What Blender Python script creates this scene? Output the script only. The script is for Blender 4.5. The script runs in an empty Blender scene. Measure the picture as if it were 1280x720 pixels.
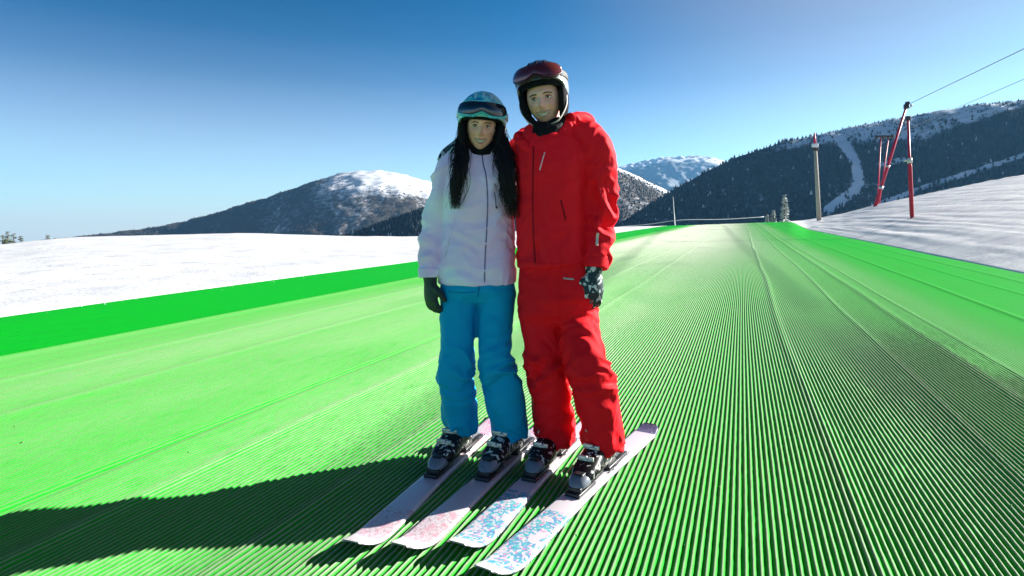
import bpy, bmesh, math, random
import numpy as np
from mathutils import Vector, Matrix
from mathutils.bvhtree import BVHTree
random.seed(7); RNG = np.random.default_rng(7)
PI = math.pi
scene = bpy.context.scene
COL = scene.collection
F = 770.0; HY = 270.0; HC = 1.17          # focal length in photo pixels, horizon row, eye height (m)

def P(px, py, Y):
    return np.array([(px-640)/F*Y, Y, HC-(py-HY)/F*Y])

# ------------------------------------------------------------------ noise
_perm = np.random.default_rng(3).permutation(256); _perm = np.concatenate([_perm, _perm, _perm])
_grad = np.random.default_rng(5).normal(size=(256, 3)); _grad /= np.linalg.norm(_grad, axis=1)[:, None]
def noise3(x, y, z=None):
    x = np.asarray(x, float); y = np.asarray(y, float)
    z = np.zeros_like(x) if z is None else np.asarray(z, float) + np.zeros_like(x)
    xi = np.floor(x).astype(int); yi = np.floor(y).astype(int); zi = np.floor(z).astype(int)
    xf, yf, zf = x-xi, y-yi, z-zi
    u = xf**3*(xf*(xf*6-15)+10); v = yf**3*(yf*(yf*6-15)+10); w = zf**3*(zf*(zf*6-15)+10)
    def g(a, b, c):
        h = _perm[(_perm[(_perm[(xi+a) & 255]+yi+b) & 255]+zi+c) & 255]
        G = _grad[h]
        return G[..., 0]*(xf-a)+G[..., 1]*(yf-b)+G[..., 2]*(zf-c)
    def L(a, b, t): return a+(b-a)*t
    return 1.6*L(L(L(g(0,0,0), g(1,0,0), u), L(g(0,1,0), g(1,1,0), u), v),
             L(L(g(0,0,1), g(1,0,1), u), L(g(0,1,1), g(1,1,1), u), v), w)
def fbm(x, y, z=None, o=4):
    s = 0; a = 1; f = 1
    z = 0 if z is None else z
    for i in range(o):
        s = s+a*noise3(np.asarray(x)*f+i*17.3, np.asarray(y)*f+i*5.1, np.asarray(z)*f+i*9.7+np.zeros_like(np.asarray(x, float))); a *= .5; f *= 2.03
    return s
def sst(x, a, b):
    t = np.clip((np.asarray(x, float)-a)/(b-a), 0, 1); return t*t*(3-2*t)

# ------------------------------------------------------------------ mesh helpers
def mesh_np(name, V, Fc, smooth=True):
    """V (n,3); Fc (m,4) or (m,3) int array or list of faces"""
    me = bpy.data.meshes.new(name)
    V = np.asarray(V, float)
    if isinstance(Fc, np.ndarray):
        m, k = Fc.shape
        me.vertices.add(len(V)); me.vertices.foreach_set('co', V.astype(np.float32).ravel())
        me.loops.add(m*k); me.loops.foreach_set('vertex_index', Fc.astype(np.int32).ravel())
        me.polygons.add(m); me.polygons.foreach_set('loop_start', np.arange(0, m*k, k, dtype=np.int32))
        me.update(calc_edges=True); me.validate()
    else:
        me.from_pydata([tuple(v) for v in V], [], [tuple(int(i) for i in f) for f in Fc]); me.update()
    if smooth:
        me.polygons.foreach_set('use_smooth', np.ones(len(me.polygons), bool))
    return me
def grid_faces(nr, nc, wrap=False):
    i = np.arange(nr-1)[:, None]; j = np.arange(nc if wrap else nc-1)[None, :]
    j2 = (j+1) % nc
    a = i*nc+j; b = i*nc+j2; c = (i+1)*nc+j2; d = (i+1)*nc+j
    return np.stack([a+0*b, b+0*a, c+0*a, d+0*a], -1).reshape(-1, 4)
def link(name, me, mat=None, parent=None, loc=None, label=None, cat=None, group=None, kind=None):
    """mesh data in WORLD coordinates; gets an origin at loc (or at its parent's origin)"""
    o = bpy.data.objects.new(name, me); COL.objects.link(o)
    if mat is not None:
        for m_ in (mat if isinstance(mat, (list, tuple)) else [mat]): me.materials.append(m_)
    if parent is not None:
        w = world_origin(parent)
        me.transform(Matrix.Translation(-w)); o.parent = parent
    elif loc is not None:
        me.transform(Matrix.Translation(-Vector(loc))); o.location = loc
    tag(o, label, cat, group, kind)
    return o
def world_origin(o):
    w = Vector((0, 0, 0))
    while o is not None:
        w += o.location; o = o.parent
    return w
def empty(name, loc, label=None, cat=None, group=None, kind=None):
    o = bpy.data.objects.new(name, None); COL.objects.link(o); o.location = loc; o.empty_display_size = .1
    return tag(o, label, cat, group, kind)
def tag(o, label=None, cat=None, group=None, kind=None):
    if label: o['label'] = label
    if cat: o['category'] = cat
    if group: o['group'] = group
    if kind: o['kind'] = kind
    return o
def attr(me, name, vals):
    a = me.attributes.new(name, 'FLOAT', 'POINT'); a.data.foreach_set('value', np.asarray(vals, np.float32).ravel())

class MB:
    """collects raw geometry, one mesh"""
    def __init__(s): s.V = []; s.F = []; s.n = 0
    def add(s, V, Fc):
        V = np.asarray(V, float); s.V.append(V)
        s.F += [tuple(int(i)+s.n for i in f) for f in Fc]; s.n += len(V); return s
    def tube(s, pts, rad, n=12, cap=True, ref=(1, 0, 0), sub=1, power=2.0, yaw=0.0):
        """ring loft along pts; rad: list of r or (ra, rb), ra along ref side"""
        pts = np.asarray(pts, float); R = np.array([(r, r) if np.isscalar(r) else r for r in rad], float)
        if sub > 1:
            m = len(pts); T = np.linspace(0, m-1, (m-1)*sub+1)
            pts = cr(pts, T); R = cr(R, T)
        m = len(pts); rings = []
        t = np.gradient(pts, axis=0); t /= np.linalg.norm(t, axis=1)[:, None]+1e-12
        a = np.asarray(ref, float)
        ang = np.arange(n)/n*2*PI
        ca, sa = np.cos(ang), np.sin(ang)
        if power != 2.0:
            ca = np.sign(ca)*np.abs(ca)**(2/power); sa = np.sign(sa)*np.abs(sa)**(2/power)
        for i in range(m):
            a = a-t[i]*a.dot(t[i]); a /= np.linalg.norm(a)+1e-12
            b = np.cross(t[i], a)
            if yaw:
                a2 = a*math.cos(yaw)+b*math.sin(yaw); b2 = -a*math.sin(yaw)+b*math.cos(yaw)
            else: a2, b2 = a, b
            rings.append(pts[i]+np.outer(ca*R[i, 0], a2)+np.outer(sa*R[i, 1], b2))
        V = np.concatenate(rings); Fc = [tuple(f) for f in grid_faces(m, n, True)]
        if cap:
            Fc.append(tuple(range(n-1, -1, -1))); Fc.append(tuple((m-1)*n+k for k in range(n)))
        return s.add(V, Fc)
    def ball(s, c, r, n=14, m=10):
        r = (r, r, r) if np.isscalar(r) else r
        V = [(c[0], c[1], c[2]-r[2])]
        for i in range(1, m):
            p = -PI/2+PI*i/m
            for k in range(n):
                q = 2*PI*k/n
                V.append((c[0]+r[0]*math.cos(p)*math.cos(q), c[1]+r[1]*math.cos(p)*math.sin(q), c[2]+r[2]*math.sin(p)))
        V.append((c[0], c[1], c[2]+r[2]))
        Fc = [(0, 1+(k+1) % n, 1+k) for k in range(n)]
        for i in range(m-2):
            for k in range(n):
                a = 1+i*n+k; b = 1+i*n+(k+1) % n
                Fc.append((a, b, b+n, a+n))
        e = len(V)-1; o = 1+(m-2)*n
        Fc += [(e, o+k, o+(k+1) % n) for k in range(n)]
        return s.add(V, Fc)
    def box(s, c, h, M=None, bev=0.0):
        bm = bmesh.new(); bmesh.ops.create_cube(bm, size=2)
        for v in bm.verts: v.co = Vector((v.co.x*h[0], v.co.y*h[1], v.co.z*h[2]))
        if bev: bmesh.ops.bevel(bm, geom=bm.edges[:], offset=bev, segments=2, affect='EDGES', profile=.6)
        for v in bm.verts:
            q = Vector(v.co)
            if M is not None: q = M @ q
            v.co = q+Vector(c)
        bm.verts.index_update()
        V = [tuple(v.co) for v in bm.verts]; Fc = [tuple(v.index for v in f.verts) for f in bm.faces]; bm.free()
        return s.add(V, Fc)
    def arrays(s): return np.concatenate(s.V), s.F
    def xf(s, fn):
        s.V = [fn(v) for v in s.V]; return s
    def mesh(s, name, smooth=True):
        V, Fc = s.arrays(); return mesh_np(name, V, Fc, smooth)
    def build(s, name, mat, parent=None, smooth=True, **k):
        return link(name, s.mesh(name, smooth), mat, parent, **k)
def cr(A, T):
    A = np.asarray(A, float); n = len(A)
    i = np.clip(np.floor(T).astype(int), 0, n-2); t = (T-i)[:, None]
    p0 = A[np.clip(i-1, 0, n-1)]; p1 = A[i]; p2 = A[i+1]; p3 = A[np.clip(i+2, 0, n-1)]
    return .5*((2*p1)+(-p0+p2)*t+(2*p0-5*p1+4*p2-p3)*t*t+(-p0+3*p1-3*p2+p3)*t**3)
def remesh(me, voxel, smooth=2, factor=.5):
    o = bpy.data.objects.new('tmp', me); COL.objects.link(o)
    md = o.modifiers.new('r', 'REMESH'); md.mode = 'VOXEL'; md.voxel_size = voxel
    if smooth:
        sm = o.modifiers.new('s', 'SMOOTH'); sm.iterations = smooth; sm.factor = factor
    dg = bpy.context.evaluated_depsgraph_get(); dg.update()
    out = bpy.data.meshes.new_from_object(o.evaluated_get(dg))
    bpy.data.objects.remove(o); bpy.data.meshes.remove(me)
    out.polygons.foreach_set('use_smooth', np.ones(len(out.polygons), bool))
    return out
def getV(me):
    V = np.empty(len(me.vertices)*3, np.float32); me.vertices.foreach_get('co', V); return V.reshape(-1, 3).astype(float)
def getN(me):
    V = np.empty(len(me.vertices)*3, np.float32); me.vertices.foreach_get('normal', V); return V.reshape(-1, 3).astype(float)
def setV(me, V):
    me.vertices.foreach_set('co', V.astype(np.float32).ravel()); me.update()

# ------------------------------------------------------------------ materials
def mat(name, col, rough=.6, metal=0., spec=.5, bump=None, var=None, sheen=0., coat=0., sub=0.):
    m = bpy.data.materials.new(name); m.use_nodes = True
    nt = m.node_tree; b = nt.nodes['Principled BSDF']
    b.inputs['Base Color'].default_value = (*col, 1); b.inputs['Roughness'].default_value = rough
    b.inputs['Metallic'].default_value = metal; b.inputs['Specular IOR Level'].default_value = spec
    if sheen: b.inputs['Sheen Weight'].default_value = sheen
    if coat: b.inputs['Coat Weight'].default_value = coat; b.inputs['Coat Roughness'].default_value = .08
    if sub:
        b.inputs['Subsurface Weight'].default_value = sub; b.inputs['Subsurface Scale'].default_value = .008
    tc = nt.nodes.new('ShaderNodeTexCoord')
    if var:   # (scale, amount)
        n = nt.nodes.new('ShaderNodeTexNoise'); n.inputs['Scale'].default_value = var[0]; n.inputs['Detail'].default_value = 5
        nt.links.new(tc.outputs['Object'], n.inputs['Vector'])
        mr = nt.nodes.new('ShaderNodeMapRange'); mr.inputs[1].default_value = .25; mr.inputs[2].default_value = .75
        mr.inputs[3].default_value = 1-var[1]; mr.inputs[4].default_value = 1+var[1]
        nt.links.new(n.outputs['Fac'], mr.inputs[0])
        mx = nt.nodes.new('ShaderNodeVectorMath'); mx.operation = 'SCALE'; mx.inputs[0].default_value = col
        nt.links.new(mr.outputs[0], mx.inputs['Scale']); nt.links.new(mx.outputs[0], b.inputs['Base Color'])
    if bump:  # (scale, strength, distance)
        n = nt.nodes.new('ShaderNodeTexNoise'); n.inputs['Scale'].default_value = bump[0]; n.inputs['Detail'].default_value = 4
        nt.links.new(tc.outputs['Object'], n.inputs['Vector'])
        bp = nt.nodes.new('ShaderNodeBump'); bp.inputs['Strength'].default_value = bump[1]; bp.inputs['Distance'].default_value = bump[2]
        nt.links.new(n.outputs['Fac'], bp.inputs['Height']); nt.links.new(bp.outputs[0], b.inputs['Normal'])
    return m
def nd(nt, typ, **kw):
    n = nt.nodes.new(typ)
    for k, v in kw.items():
        if k.startswith('i_'):
            key = k[2:]; key = int(key) if key.isdigit() else key.replace('_', ' ')
            n.inputs[key].default_value = v
        else: setattr(n, k, v)
    return n
def ramp(nt, stops, fac, interp='LINEAR'):
    r = nt.nodes.new('ShaderNodeValToRGB'); r.color_ramp.interpolation = interp
    e = r.color_ramp.elements
    while len(e) < len(stops): e.new(.5)
    for i, (p, c) in enumerate(stops):
        e[i].position = p; e[i].color = (*c, 1) if len(c) == 3 else c
    nt.links.new(fac, r.inputs[0]); return r

# ------------------------------------------------------------------ camera, world, sun
cam = bpy.data.objects.new('camera', bpy.data.cameras.new('camera')); COL.objects.link(cam)
cam.location = (0, 0, HC); cam.rotation_euler = (PI/2, 0, 0)
cam.data.sensor_width = 36; cam.data.lens = 36*F/1280; cam.data.shift_y = -(360-HY)/1280
cam.data.clip_start = .05; cam.data.clip_end = 40000
scene.camera = cam
EL = math.radians(23.0); ROT = math.atan2(.935, .355)
S = Vector((math.sin(ROT)*math.cos(EL), math.cos(ROT)*math.cos(EL), math.sin(EL)))
sun = bpy.data.objects.new('sun', bpy.data.lights.new('sun', 'SUN')); COL.objects.link(sun)
sun.data.energy = 5.0; sun.data.angle = math.radians(.5); sun.data.color = (1, .965, .90)
sun.rotation_euler = S.to_track_quat('Z', 'Y').to_euler(); sun.location = (20, 10, 20)
w = bpy.data.worlds.new('World'); scene.world = w; w.use_nodes = True
nt = w.node_tree
sky = nt.nodes.new('ShaderNodeTexSky'); sky.sky_type = 'NISHITA'; sky.sun_disc = False
sky.sun_elevation = EL; sky.sun_rotation = ROT; sky.altitude = 900; sky.air_density = 1.0; sky.dust_density = 1.0; sky.ozone_density = 4.0
bg = nt.nodes['Background']; bg.inputs[1].default_value = .05
hs = nt.nodes.new('ShaderNodeGamma'); hs.inputs['Gamma'].default_value = 1.5
nt.links.new(sky.outputs[0], hs.inputs['Color'])
tint = nt.nodes.new('ShaderNodeVectorMath'); tint.operation = 'MULTIPLY'; tint.inputs[1].default_value = (.018, .29, .32)
nt.links.new(hs.outputs[0], tint.inputs[0])
gm = nt.nodes.new('ShaderNodeTexCoord'); sx = nt.nodes.new('ShaderNodeSeparateXYZ'); nt.links.new(gm.outputs['Generated'], sx.inputs[0])
hz_ = ramp(nt, [(0, (1, 1, 1)), (.06, (.76, .76, .76)), (.13, (.43, .43, .43)), (.21, (.13, .13, .13)), (.27, (.025, .025, .025)), (.32, (0, 0, 0))], sx.outputs['Z'])
glow = nt.nodes.new('ShaderNodeVectorMath'); glow.operation = 'MULTIPLY_ADD'; glow.inputs[1].default_value = (4.9, 4.1, 3.9)
nt.links.new(hz_.outputs[0], glow.inputs[0]); nt.links.new(tint.outputs[0], glow.inputs[2]); # whiter, milkier air on the sun's side
dt = nt.nodes.new('ShaderNodeVectorMath'); dt.operation = 'DOT_PRODUCT'; dt.inputs[1].default_value = tuple(S); nt.links.new(gm.outputs['Generated'], dt.inputs[0])
mr_ = nt.nodes.new('ShaderNodeMapRange'); mr_.interpolation_type = 'SMOOTHSTEP'; mr_.inputs[1].default_value = .42; mr_.inputs[2].default_value = 1.0; nt.links.new(dt.outputs['Value'], mr_.inputs[0])
au = nt.nodes.new('ShaderNodeVectorMath'); au.operation = 'MULTIPLY_ADD'; au.inputs[1].default_value = (2.6, 1.0, -1.0); nt.links.new(mr_.outputs[0], au.inputs[0]); nt.links.new(glow.outputs[0], au.inputs[2])
nt.links.new(au.outputs[0], bg.inputs[0])
vs = scene.view_settings; vs.view_transform = 'Standard'; vs.look = 'None'; vs.exposure = 1.6; vs.gamma = 1
scene.cycles.max_bounces = 8; scene.cycles.diffuse_bounces = 4; scene.cycles.volume_bounces = 0
scene.cycles.use_denoising = True

# ------------------------------------------------------------------ terrain
SL = .374                       # the run heads this far right per metre forward
UL, UR = -8.6, 5.7              # edges of the groomed run
_px = np.array([-900, -200, 0, 70, 130, 300, 400, 520, 640, 770, 860, 930, 1000, 1030, 1060, 1092, 1140, 1200, 1280, 1500, 2200])
_py = np.array([330, 318, 308, 300, 297.5, 292.5, 296, 297, 290, 284, 281.5, 279, 276.5, 272.5, 265, 257, 246.5, 234, 218, 185, 150])
_yc = np.array([20, 22, 26, 30, 32, 37, 40, 44, 52, 62, 72, 82, 80, 78, 68, 60, 55, 52, 50, 46, 42.])
_a = (_px-640)/F
def T(x, y, fine=True):
    x = np.asarray(x, float); y = np.asarray(y, float)
    Y = np.maximum(np.maximum(y, np.abs(x)/2.2), .5)
    a = x/Y
    yc = np.interp(a, _a, _yc); py = np.interp(a, _a, _py)
    # smooth the tables a little
    for d in (-.03, .03):
        yc = yc+np.interp(a+d, _a, _yc); py = py+np.interp(a+d, _a, _py)
    yc /= 3; py /= 3
    zc = HC-(py-HY)/F*yc
    uc = (a-SL)*yc; u = (a-SL)*Y
    zb = zc*np.clip((u-UR)/np.maximum(uc-UR, .4), 0, 1)**1.0
    zf = zc*sst(Y/yc, .25, 1.0)
    wgt = sst(uc-UR, .3, 3.0)
    z = zf*(1-wgt)+zb*wgt
    d = np.maximum(Y-yc, 0)
    z = z-.3*(np.sqrt(d*d+64)-8)
    z = np.where(z < -560, -600+40*np.exp((z+560)/40.), z)
    ur = x-SL*y
    left = sst(-ur, -UL, -UL+1.2); right = sst(ur, UR, UR+1.0)
    if fine:
        near = np.exp(-np.maximum(Y-60, 0)/40.)
        n = .10*noise3(x*.2, y*.2)+.020*noise3(x*.7, y*.7, .5)+.010*noise3(x*2.6, y*2.6, 3.5)
        dents = -.07*sst(noise3(x*2.6+50, y*2.6, 7.7), .46, .62)*sst(noise3(x*.3, y*.3, 4.), -.2, .3)
        tracks = .05*noise3(ur*1.6, y*.05, 2.2)+.03*noise3(ur*4.0, y*.12, 8.2)
        z = z+near*(left*(n*.9+dents+.05)+right*(n*.35+tracks+dents*.5+.03))
    far = sst(Y, 150, 900)
    z = z+far*25*fbm(x*.002, y*.002, o=3)
    return z
def geo(lo, hi, s0, g):
    out = [lo]; s = s0
    while out[-1] < hi: out.append(out[-1]+s); s *= g
    return np.array(out)
uu = np.concatenate([-geo(-UL+.12, 45, .11, 1.0055)[::-1], [UL, UL+.05, -7, -5, -3, -1, 1, 3, 5, UR-.05, UR], geo(UR+.12, 40, .11, 1.008)])
uu = np.concatenate([-geo(-uu[0]+1, 6900, 1.0, 1.07)[::-1], uu, geo(uu[-1]+1, 6900, 1.0, 1.07)])
yy = geo(2.0, 60, .12, 1.0045); yy = np.concatenate([-geo(3, 700, 1, 1.3)[::-1], [-2, -1, 0, 1], yy, geo(yy[-1]+.6, 130, .6, 1.01)])
yy = np.concatenate([yy, geo(yy[-1]+2, 7800, 2, 1.07)])
U, YY = np.meshgrid(uu, yy)
X = U+SL*np.clip(YY, -20, 200)
Z = T(X, YY)
inside = (U > UL+.01) & (U < UR-.01)
Z = np.where(inside & (YY < 130) & (YY > -6), Z-.08, Z)
me = mesh_np('snow_ground', np.stack([X, YY, Z], -1).reshape(-1, 3), grid_faces(len(yy), len(uu)))
ms = bpy.data.materials.new('snow'); ms.use_nodes = True; nt = ms.node_tree; b = nt.nodes['Principled BSDF']
tc = nd(nt, 'ShaderNodeTexCoord')
n1 = nd(nt, 'ShaderNodeTexNoise', i_Scale=.9, i_Detail=8.0, i_Roughness=.62); nt.links.new(tc.outputs['Object'], n1.inputs['Vector'])
r = ramp(nt, [(.30, (.48, .48, .51)), (.56, (.68, .675, .665))], n1.outputs['Fac']); nt.links.new(r.outputs[0], b.inputs['Base Color'])
n2 = nd(nt, 'ShaderNodeTexNoise', i_Scale=7.0, i_Detail=8.0, i_Roughness=.7); nt.links.new(tc.outputs['Object'], n2.inputs['Vector'])
bp = nd(nt, 'ShaderNodeBump', i_Strength=.7, i_Distance=.035); nt.links.new(n2.outputs['Fac'], bp.inputs['Height']); nt.links.new(bp.outputs[0], b.inputs['Normal'])
b.inputs['Roughness'].default_value = .55; b.inputs['Specular IOR Level'].default_value = .3
link('snow_ground', me, ms, kind='structure')

# ------------------------------------------------------------------ groomed, dyed run with real corduroy ribs
W = .0262
SEAMS = [(-6.13, .10, .03), (-5.25, .05, .015), (-4.35, .06, .015), (-2.96, .035, -.03), (-2.5, .05, .022), (-1.75, .035, .015), (.43, .04, .02), (1.25, .03, .014), (1.77, .06, .024), (2.05, .03, .012), (3.17, .05, .022), (4.2, .05, .015), (4.95, .08, .02)]
def rib_height(u, y):
    ph = (u/W+.35*noise3(u*.33, y*.02, 4.4)*3) % 1.0
    c = .5+.5*np.cos(ph*2*PI)
    prof = c**.8
    amp = .0122*(1-.72*sst(u, 1.3, 2.5))*(1-.62*sst(y, 4, 15))*(1-.50*sst(u, -.6, 1.4)*sst(y, 3, 7.5))*(1-.30*sst(noise3(u*1.4, y*.5, 1.1), .1, .7))*(1-.30*sst(noise3(u*9, y*5, 6.1), .25, .75)*(1-sst(u, .8, 1.8)))
    ufl = sst(u, UL, UL+.3)*(.12+.88*sst(u, -6.25, -6.0))      # the outer pass is worn almost flat
    z = -amp*(1-prof)*ufl
    z = z+.0022*noise3(u*45, y*22, 2.0)*(1-.8*sst(u, 1.8, 2.4))*(1-.6*sst(y, 4, 10))
    for (s, wd, h) in SEAMS:
        z = z+.5*h*np.exp(-((u-s-.05*noise3(y*.25+s*3, y*0+s))/wd)**2)
    return z
def run_mesh(ulist, ylist):
    U, YY = np.meshgrid(ulist, ylist)
    wob = .03*noise3(YY*.16, U*.05, .3)
    X = U+wob*sst(YY, 2, 12)*sst(-np.abs(U+1.4), -7.15, -6.5)+SL*YY
    Z = T(X, YY, fine=False)+rib_height(U, YY)+.008*noise3(X*.4, YY*.25)
    return U, X, YY, Z
u_ = np.arange(UL, UR+W/7, W/7)
y_ = np.concatenate([[-6, -4, -2, 0, .8], geo(1.2, 3.6, .022, 1.0), ])
y_ = np.concatenate([y_, geo(y_[-1]+.03, 30, .03, 1.011), ]); y_ = np.concatenate([y_, geo(y_[-1]+.5, 125, .6, 1.05)])
U, X, YY, Z = run_mesh(u_, y_)
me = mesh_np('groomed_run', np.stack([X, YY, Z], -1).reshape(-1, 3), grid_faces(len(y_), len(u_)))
pale = sst(U, -6.25, -6.05)*(1-.50*sst(U, 2.2, 3.1)); 
seam = sum(np.exp(-((U-s)/(wd*.8))**2)*(1 if h > 0 else -.8) for s, wd, h in SEAMS)
stripe = .16*noise3(U*1.3, YY*.01, 5.5)+.10*noise3(U*.5, YY*.08, 1.5)
crest = .5+.5*np.cos(((U/W+.35*noise3(U*.33, YY*.02, 4.4)*3) % 1.0)*2*PI)  # lit rib tops and shaded grooves painted into the dye: pale crests, saturated troughs
frost_or_glare = 1.0*sst(YY, 3.0, 30)*sst(U, -6.2, -4.6)*(1-sst(U, -2.0, 1.8))+.14*sst(YY, 2, 6)*sst(U, -6.2, -5)*(1-sst(U, -.5, 1.2))        # sun glare over the far middle passes, painted in as paler dye
attr(me, 'pale', np.clip((pale+.12*seam+stripe*sst(U, -6.2, -5.9))*(.25+(.80+.28*sst(U, -3, -1))*crest**1.3*sst(U, -6.2, -6.0)+.75*(1-sst(U, -6.2, -6.0)))+frost_or_glare, -1, 2))
mg = bpy.data.materials.new('dyed_snow'); mg.use_nodes = True; nt = mg.node_tree; b = nt.nodes['Principled BSDF']
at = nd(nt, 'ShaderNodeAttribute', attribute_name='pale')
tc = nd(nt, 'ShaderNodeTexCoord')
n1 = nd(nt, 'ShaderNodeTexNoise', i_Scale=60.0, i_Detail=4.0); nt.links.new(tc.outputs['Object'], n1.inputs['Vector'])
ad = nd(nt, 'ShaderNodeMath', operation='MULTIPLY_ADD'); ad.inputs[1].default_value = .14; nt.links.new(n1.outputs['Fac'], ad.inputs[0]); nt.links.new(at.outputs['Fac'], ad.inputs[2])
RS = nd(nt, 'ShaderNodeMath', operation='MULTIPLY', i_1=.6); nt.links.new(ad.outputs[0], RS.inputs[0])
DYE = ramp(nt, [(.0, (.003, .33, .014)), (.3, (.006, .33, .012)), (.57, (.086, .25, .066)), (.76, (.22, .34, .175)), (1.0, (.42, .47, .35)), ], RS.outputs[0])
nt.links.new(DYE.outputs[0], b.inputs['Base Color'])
n2 = nd(nt, 'ShaderNodeTexNoise', i_Scale=90.0, i_Detail=5.0, i_Roughness=.6); nt.links.new(tc.outputs['Object'], n2.inputs['Vector'])
bp = nd(nt, 'ShaderNodeBump', i_Strength=.5, i_Distance=.003); nt.links.new(n2.outputs['Fac'], bp.inputs['Height']); nt.links.new(bp.outputs[0], b.inputs['Normal'])
b.inputs['Roughness'].default_value = .55; b.inputs['Specular IOR Level'].default_value = .03
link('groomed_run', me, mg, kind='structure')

# ------------------------------------------------------------------ mountains
def ridge(name, sky_pts, D, slope, amp, scrub, px_lo, px_hi, n=260, rows=150, depth=600, rnd=60, dcurve=0., snowtop=None, mt=None, back=300, seed=0., gx=.004):
    pts = np.array(sky_pts, float)
    px = np.linspace(px_lo, px_hi, n)
    py = np.interp(px, pts[:, 0], pts[:, 1])
    k = np.ones(7)/7; pyp = np.concatenate([np.full(3, py[0]), py, np.full(3, py[-1])]); py = np.convolve(pyp, k, 'valid')
    a = (px-640)/F
    Dx = D-dcurve*(a-a[0])
    zc = HC-(py-HY)/F*Dx
    t = np.concatenate([-np.linspace(1, 0, rows)**1.4*depth, np.linspace(0, 1, 24)[1:]*back])   # y-D
    XX = np.tile(a*Dx, (len(t), 1)); Yg = Dx[None, :]+t[:, None]
    d = np.abs(t)[:, None]+0*XX
    Zg = zc[None, :]-slope*(np.sqrt(d*d+rnd*rnd)-rnd)
    nz = fbm(XX*gx+seed, Yg*gx*.6, o=5)
    Zg = Zg+amp*nz*sst(d, 0, depth*.5)+amp*.10*fbm(XX*.02+seed, Yg*.02, o=3)
    V = np.stack([XX, Yg, Zg], -1).reshape(-1, 3)
    me = mesh_np(name, V, grid_faces(len(t), n))
    o = link(name, me, mt, kind='structure')
    return dict(X=XX, Y=Yg, Z=Zg, D=Dx, zc=zc, px=px, py=py, me=me, o=o, d=d)
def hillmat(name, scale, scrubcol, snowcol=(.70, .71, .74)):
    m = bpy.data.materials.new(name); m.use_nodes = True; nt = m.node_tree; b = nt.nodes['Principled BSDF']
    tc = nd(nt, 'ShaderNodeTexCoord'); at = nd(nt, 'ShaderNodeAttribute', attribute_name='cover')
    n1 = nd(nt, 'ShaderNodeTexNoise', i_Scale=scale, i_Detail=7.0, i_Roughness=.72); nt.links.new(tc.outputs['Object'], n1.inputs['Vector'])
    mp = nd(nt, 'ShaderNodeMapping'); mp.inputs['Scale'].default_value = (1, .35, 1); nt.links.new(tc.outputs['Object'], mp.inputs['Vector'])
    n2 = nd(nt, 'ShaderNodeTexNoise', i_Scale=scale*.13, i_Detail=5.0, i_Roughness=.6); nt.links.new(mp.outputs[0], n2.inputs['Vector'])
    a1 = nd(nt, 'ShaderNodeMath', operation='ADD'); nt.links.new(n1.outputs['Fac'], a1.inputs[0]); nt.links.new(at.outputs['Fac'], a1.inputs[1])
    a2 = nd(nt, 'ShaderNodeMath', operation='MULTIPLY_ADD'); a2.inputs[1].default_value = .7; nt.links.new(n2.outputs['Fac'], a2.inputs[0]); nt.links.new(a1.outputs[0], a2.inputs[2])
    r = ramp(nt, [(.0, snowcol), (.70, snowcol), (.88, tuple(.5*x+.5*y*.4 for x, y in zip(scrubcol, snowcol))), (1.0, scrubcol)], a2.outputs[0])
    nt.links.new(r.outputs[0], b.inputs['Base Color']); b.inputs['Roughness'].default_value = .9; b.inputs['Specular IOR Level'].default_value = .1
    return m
m_left = hillmat('heath_hillside', .055, (.062, .047, .036))
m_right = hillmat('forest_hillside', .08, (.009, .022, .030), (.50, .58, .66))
m_far = hillmat('far_snow', .012, (.22, .24, .27))
def cover(R, fn):
    px = 640+R['X']/R['Y']*F; py = HY-(R['Z']-HC)/R['Y']*F
    sk = np.interp(px, R['px'], R['py'])
    attr(R['me'], 'cover', fn(px, py, py-sk, R['X'], R['Y']))
# left white-topped mountain
Lm = ridge('hills', [(-400, 360), (-100, 325), (60, 300), (130, 293), (200, 284), (250, 273), (300, 258), (350, 243), (400, 225), (430, 216.5), (465, 212.5), (500, 217), (535, 227), (580, 240), (640, 252), (760, 275), (900, 300), (1200, 340)],
        2500, .62, 60, .3, -400, 1200, n=420, rows=170, depth=950, rnd=110, mt=m_left, back=900, gx=.0022)
cover(Lm, lambda px, py, dz, X, Y: .13-.50*sst(px, 370, 450)*(1-sst(dz, 4, 40))+.10*noise3(X*.006, Y*.0025)+.12*(1-sst(px, 300, 420)))
# grey scrub hill right of the man
H2 = ridge('hills', [(430, 300), (560, 262), (640, 228), (700, 203), (735, 198), (765, 207), (800, 222), (832, 238), (880, 262), (940, 290), (1100, 330)],
        1700, .62, 30, .3, 430, 1100, n=260, rows=120, depth=520, rnd=50, mt=m_left, back=400, seed=9., gx=.004)
cover(H2, lambda px, py, dz, X, Y: .15-.22*(1-sst(dz, 0, 7))+.08*noise3(X*.012, Y*.006))
# dark ridge behind the woman
H3 = ridge('hills', [(300, 330), (425, 299), (480, 279), (530, 262), (600, 250), (680, 252), (760, 276), (860, 300)],
        1050, .62, 14, .3, 300, 900, n=200, rows=90, depth=330, rnd=25, mt=m_right, back=220, seed=3., gx=.006)
cover(H3, lambda px, py, dz, X, Y: .30+0*px)
# far snowy massif
Fm = ridge('hills', [(560, 300), (640, 240), (720, 214), (770, 209), (800, 203), (822, 198), (842, 196.5), (872, 195.5), (892, 197), (915, 206), (960, 218), (1100, 260)],
        6200, .55, 190, .3, 560, 1200, n=240, rows=120, depth=1700, rnd=120, mt=m_far, back=1200, seed=5., gx=.0016)
cover(Fm, lambda px, py, dz, X, Y: -.20+.30*sst(dz, 3, 10)*(1-sst(dz, 40, 60))+.15*noise3(X*.002, Y*.002))
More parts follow.
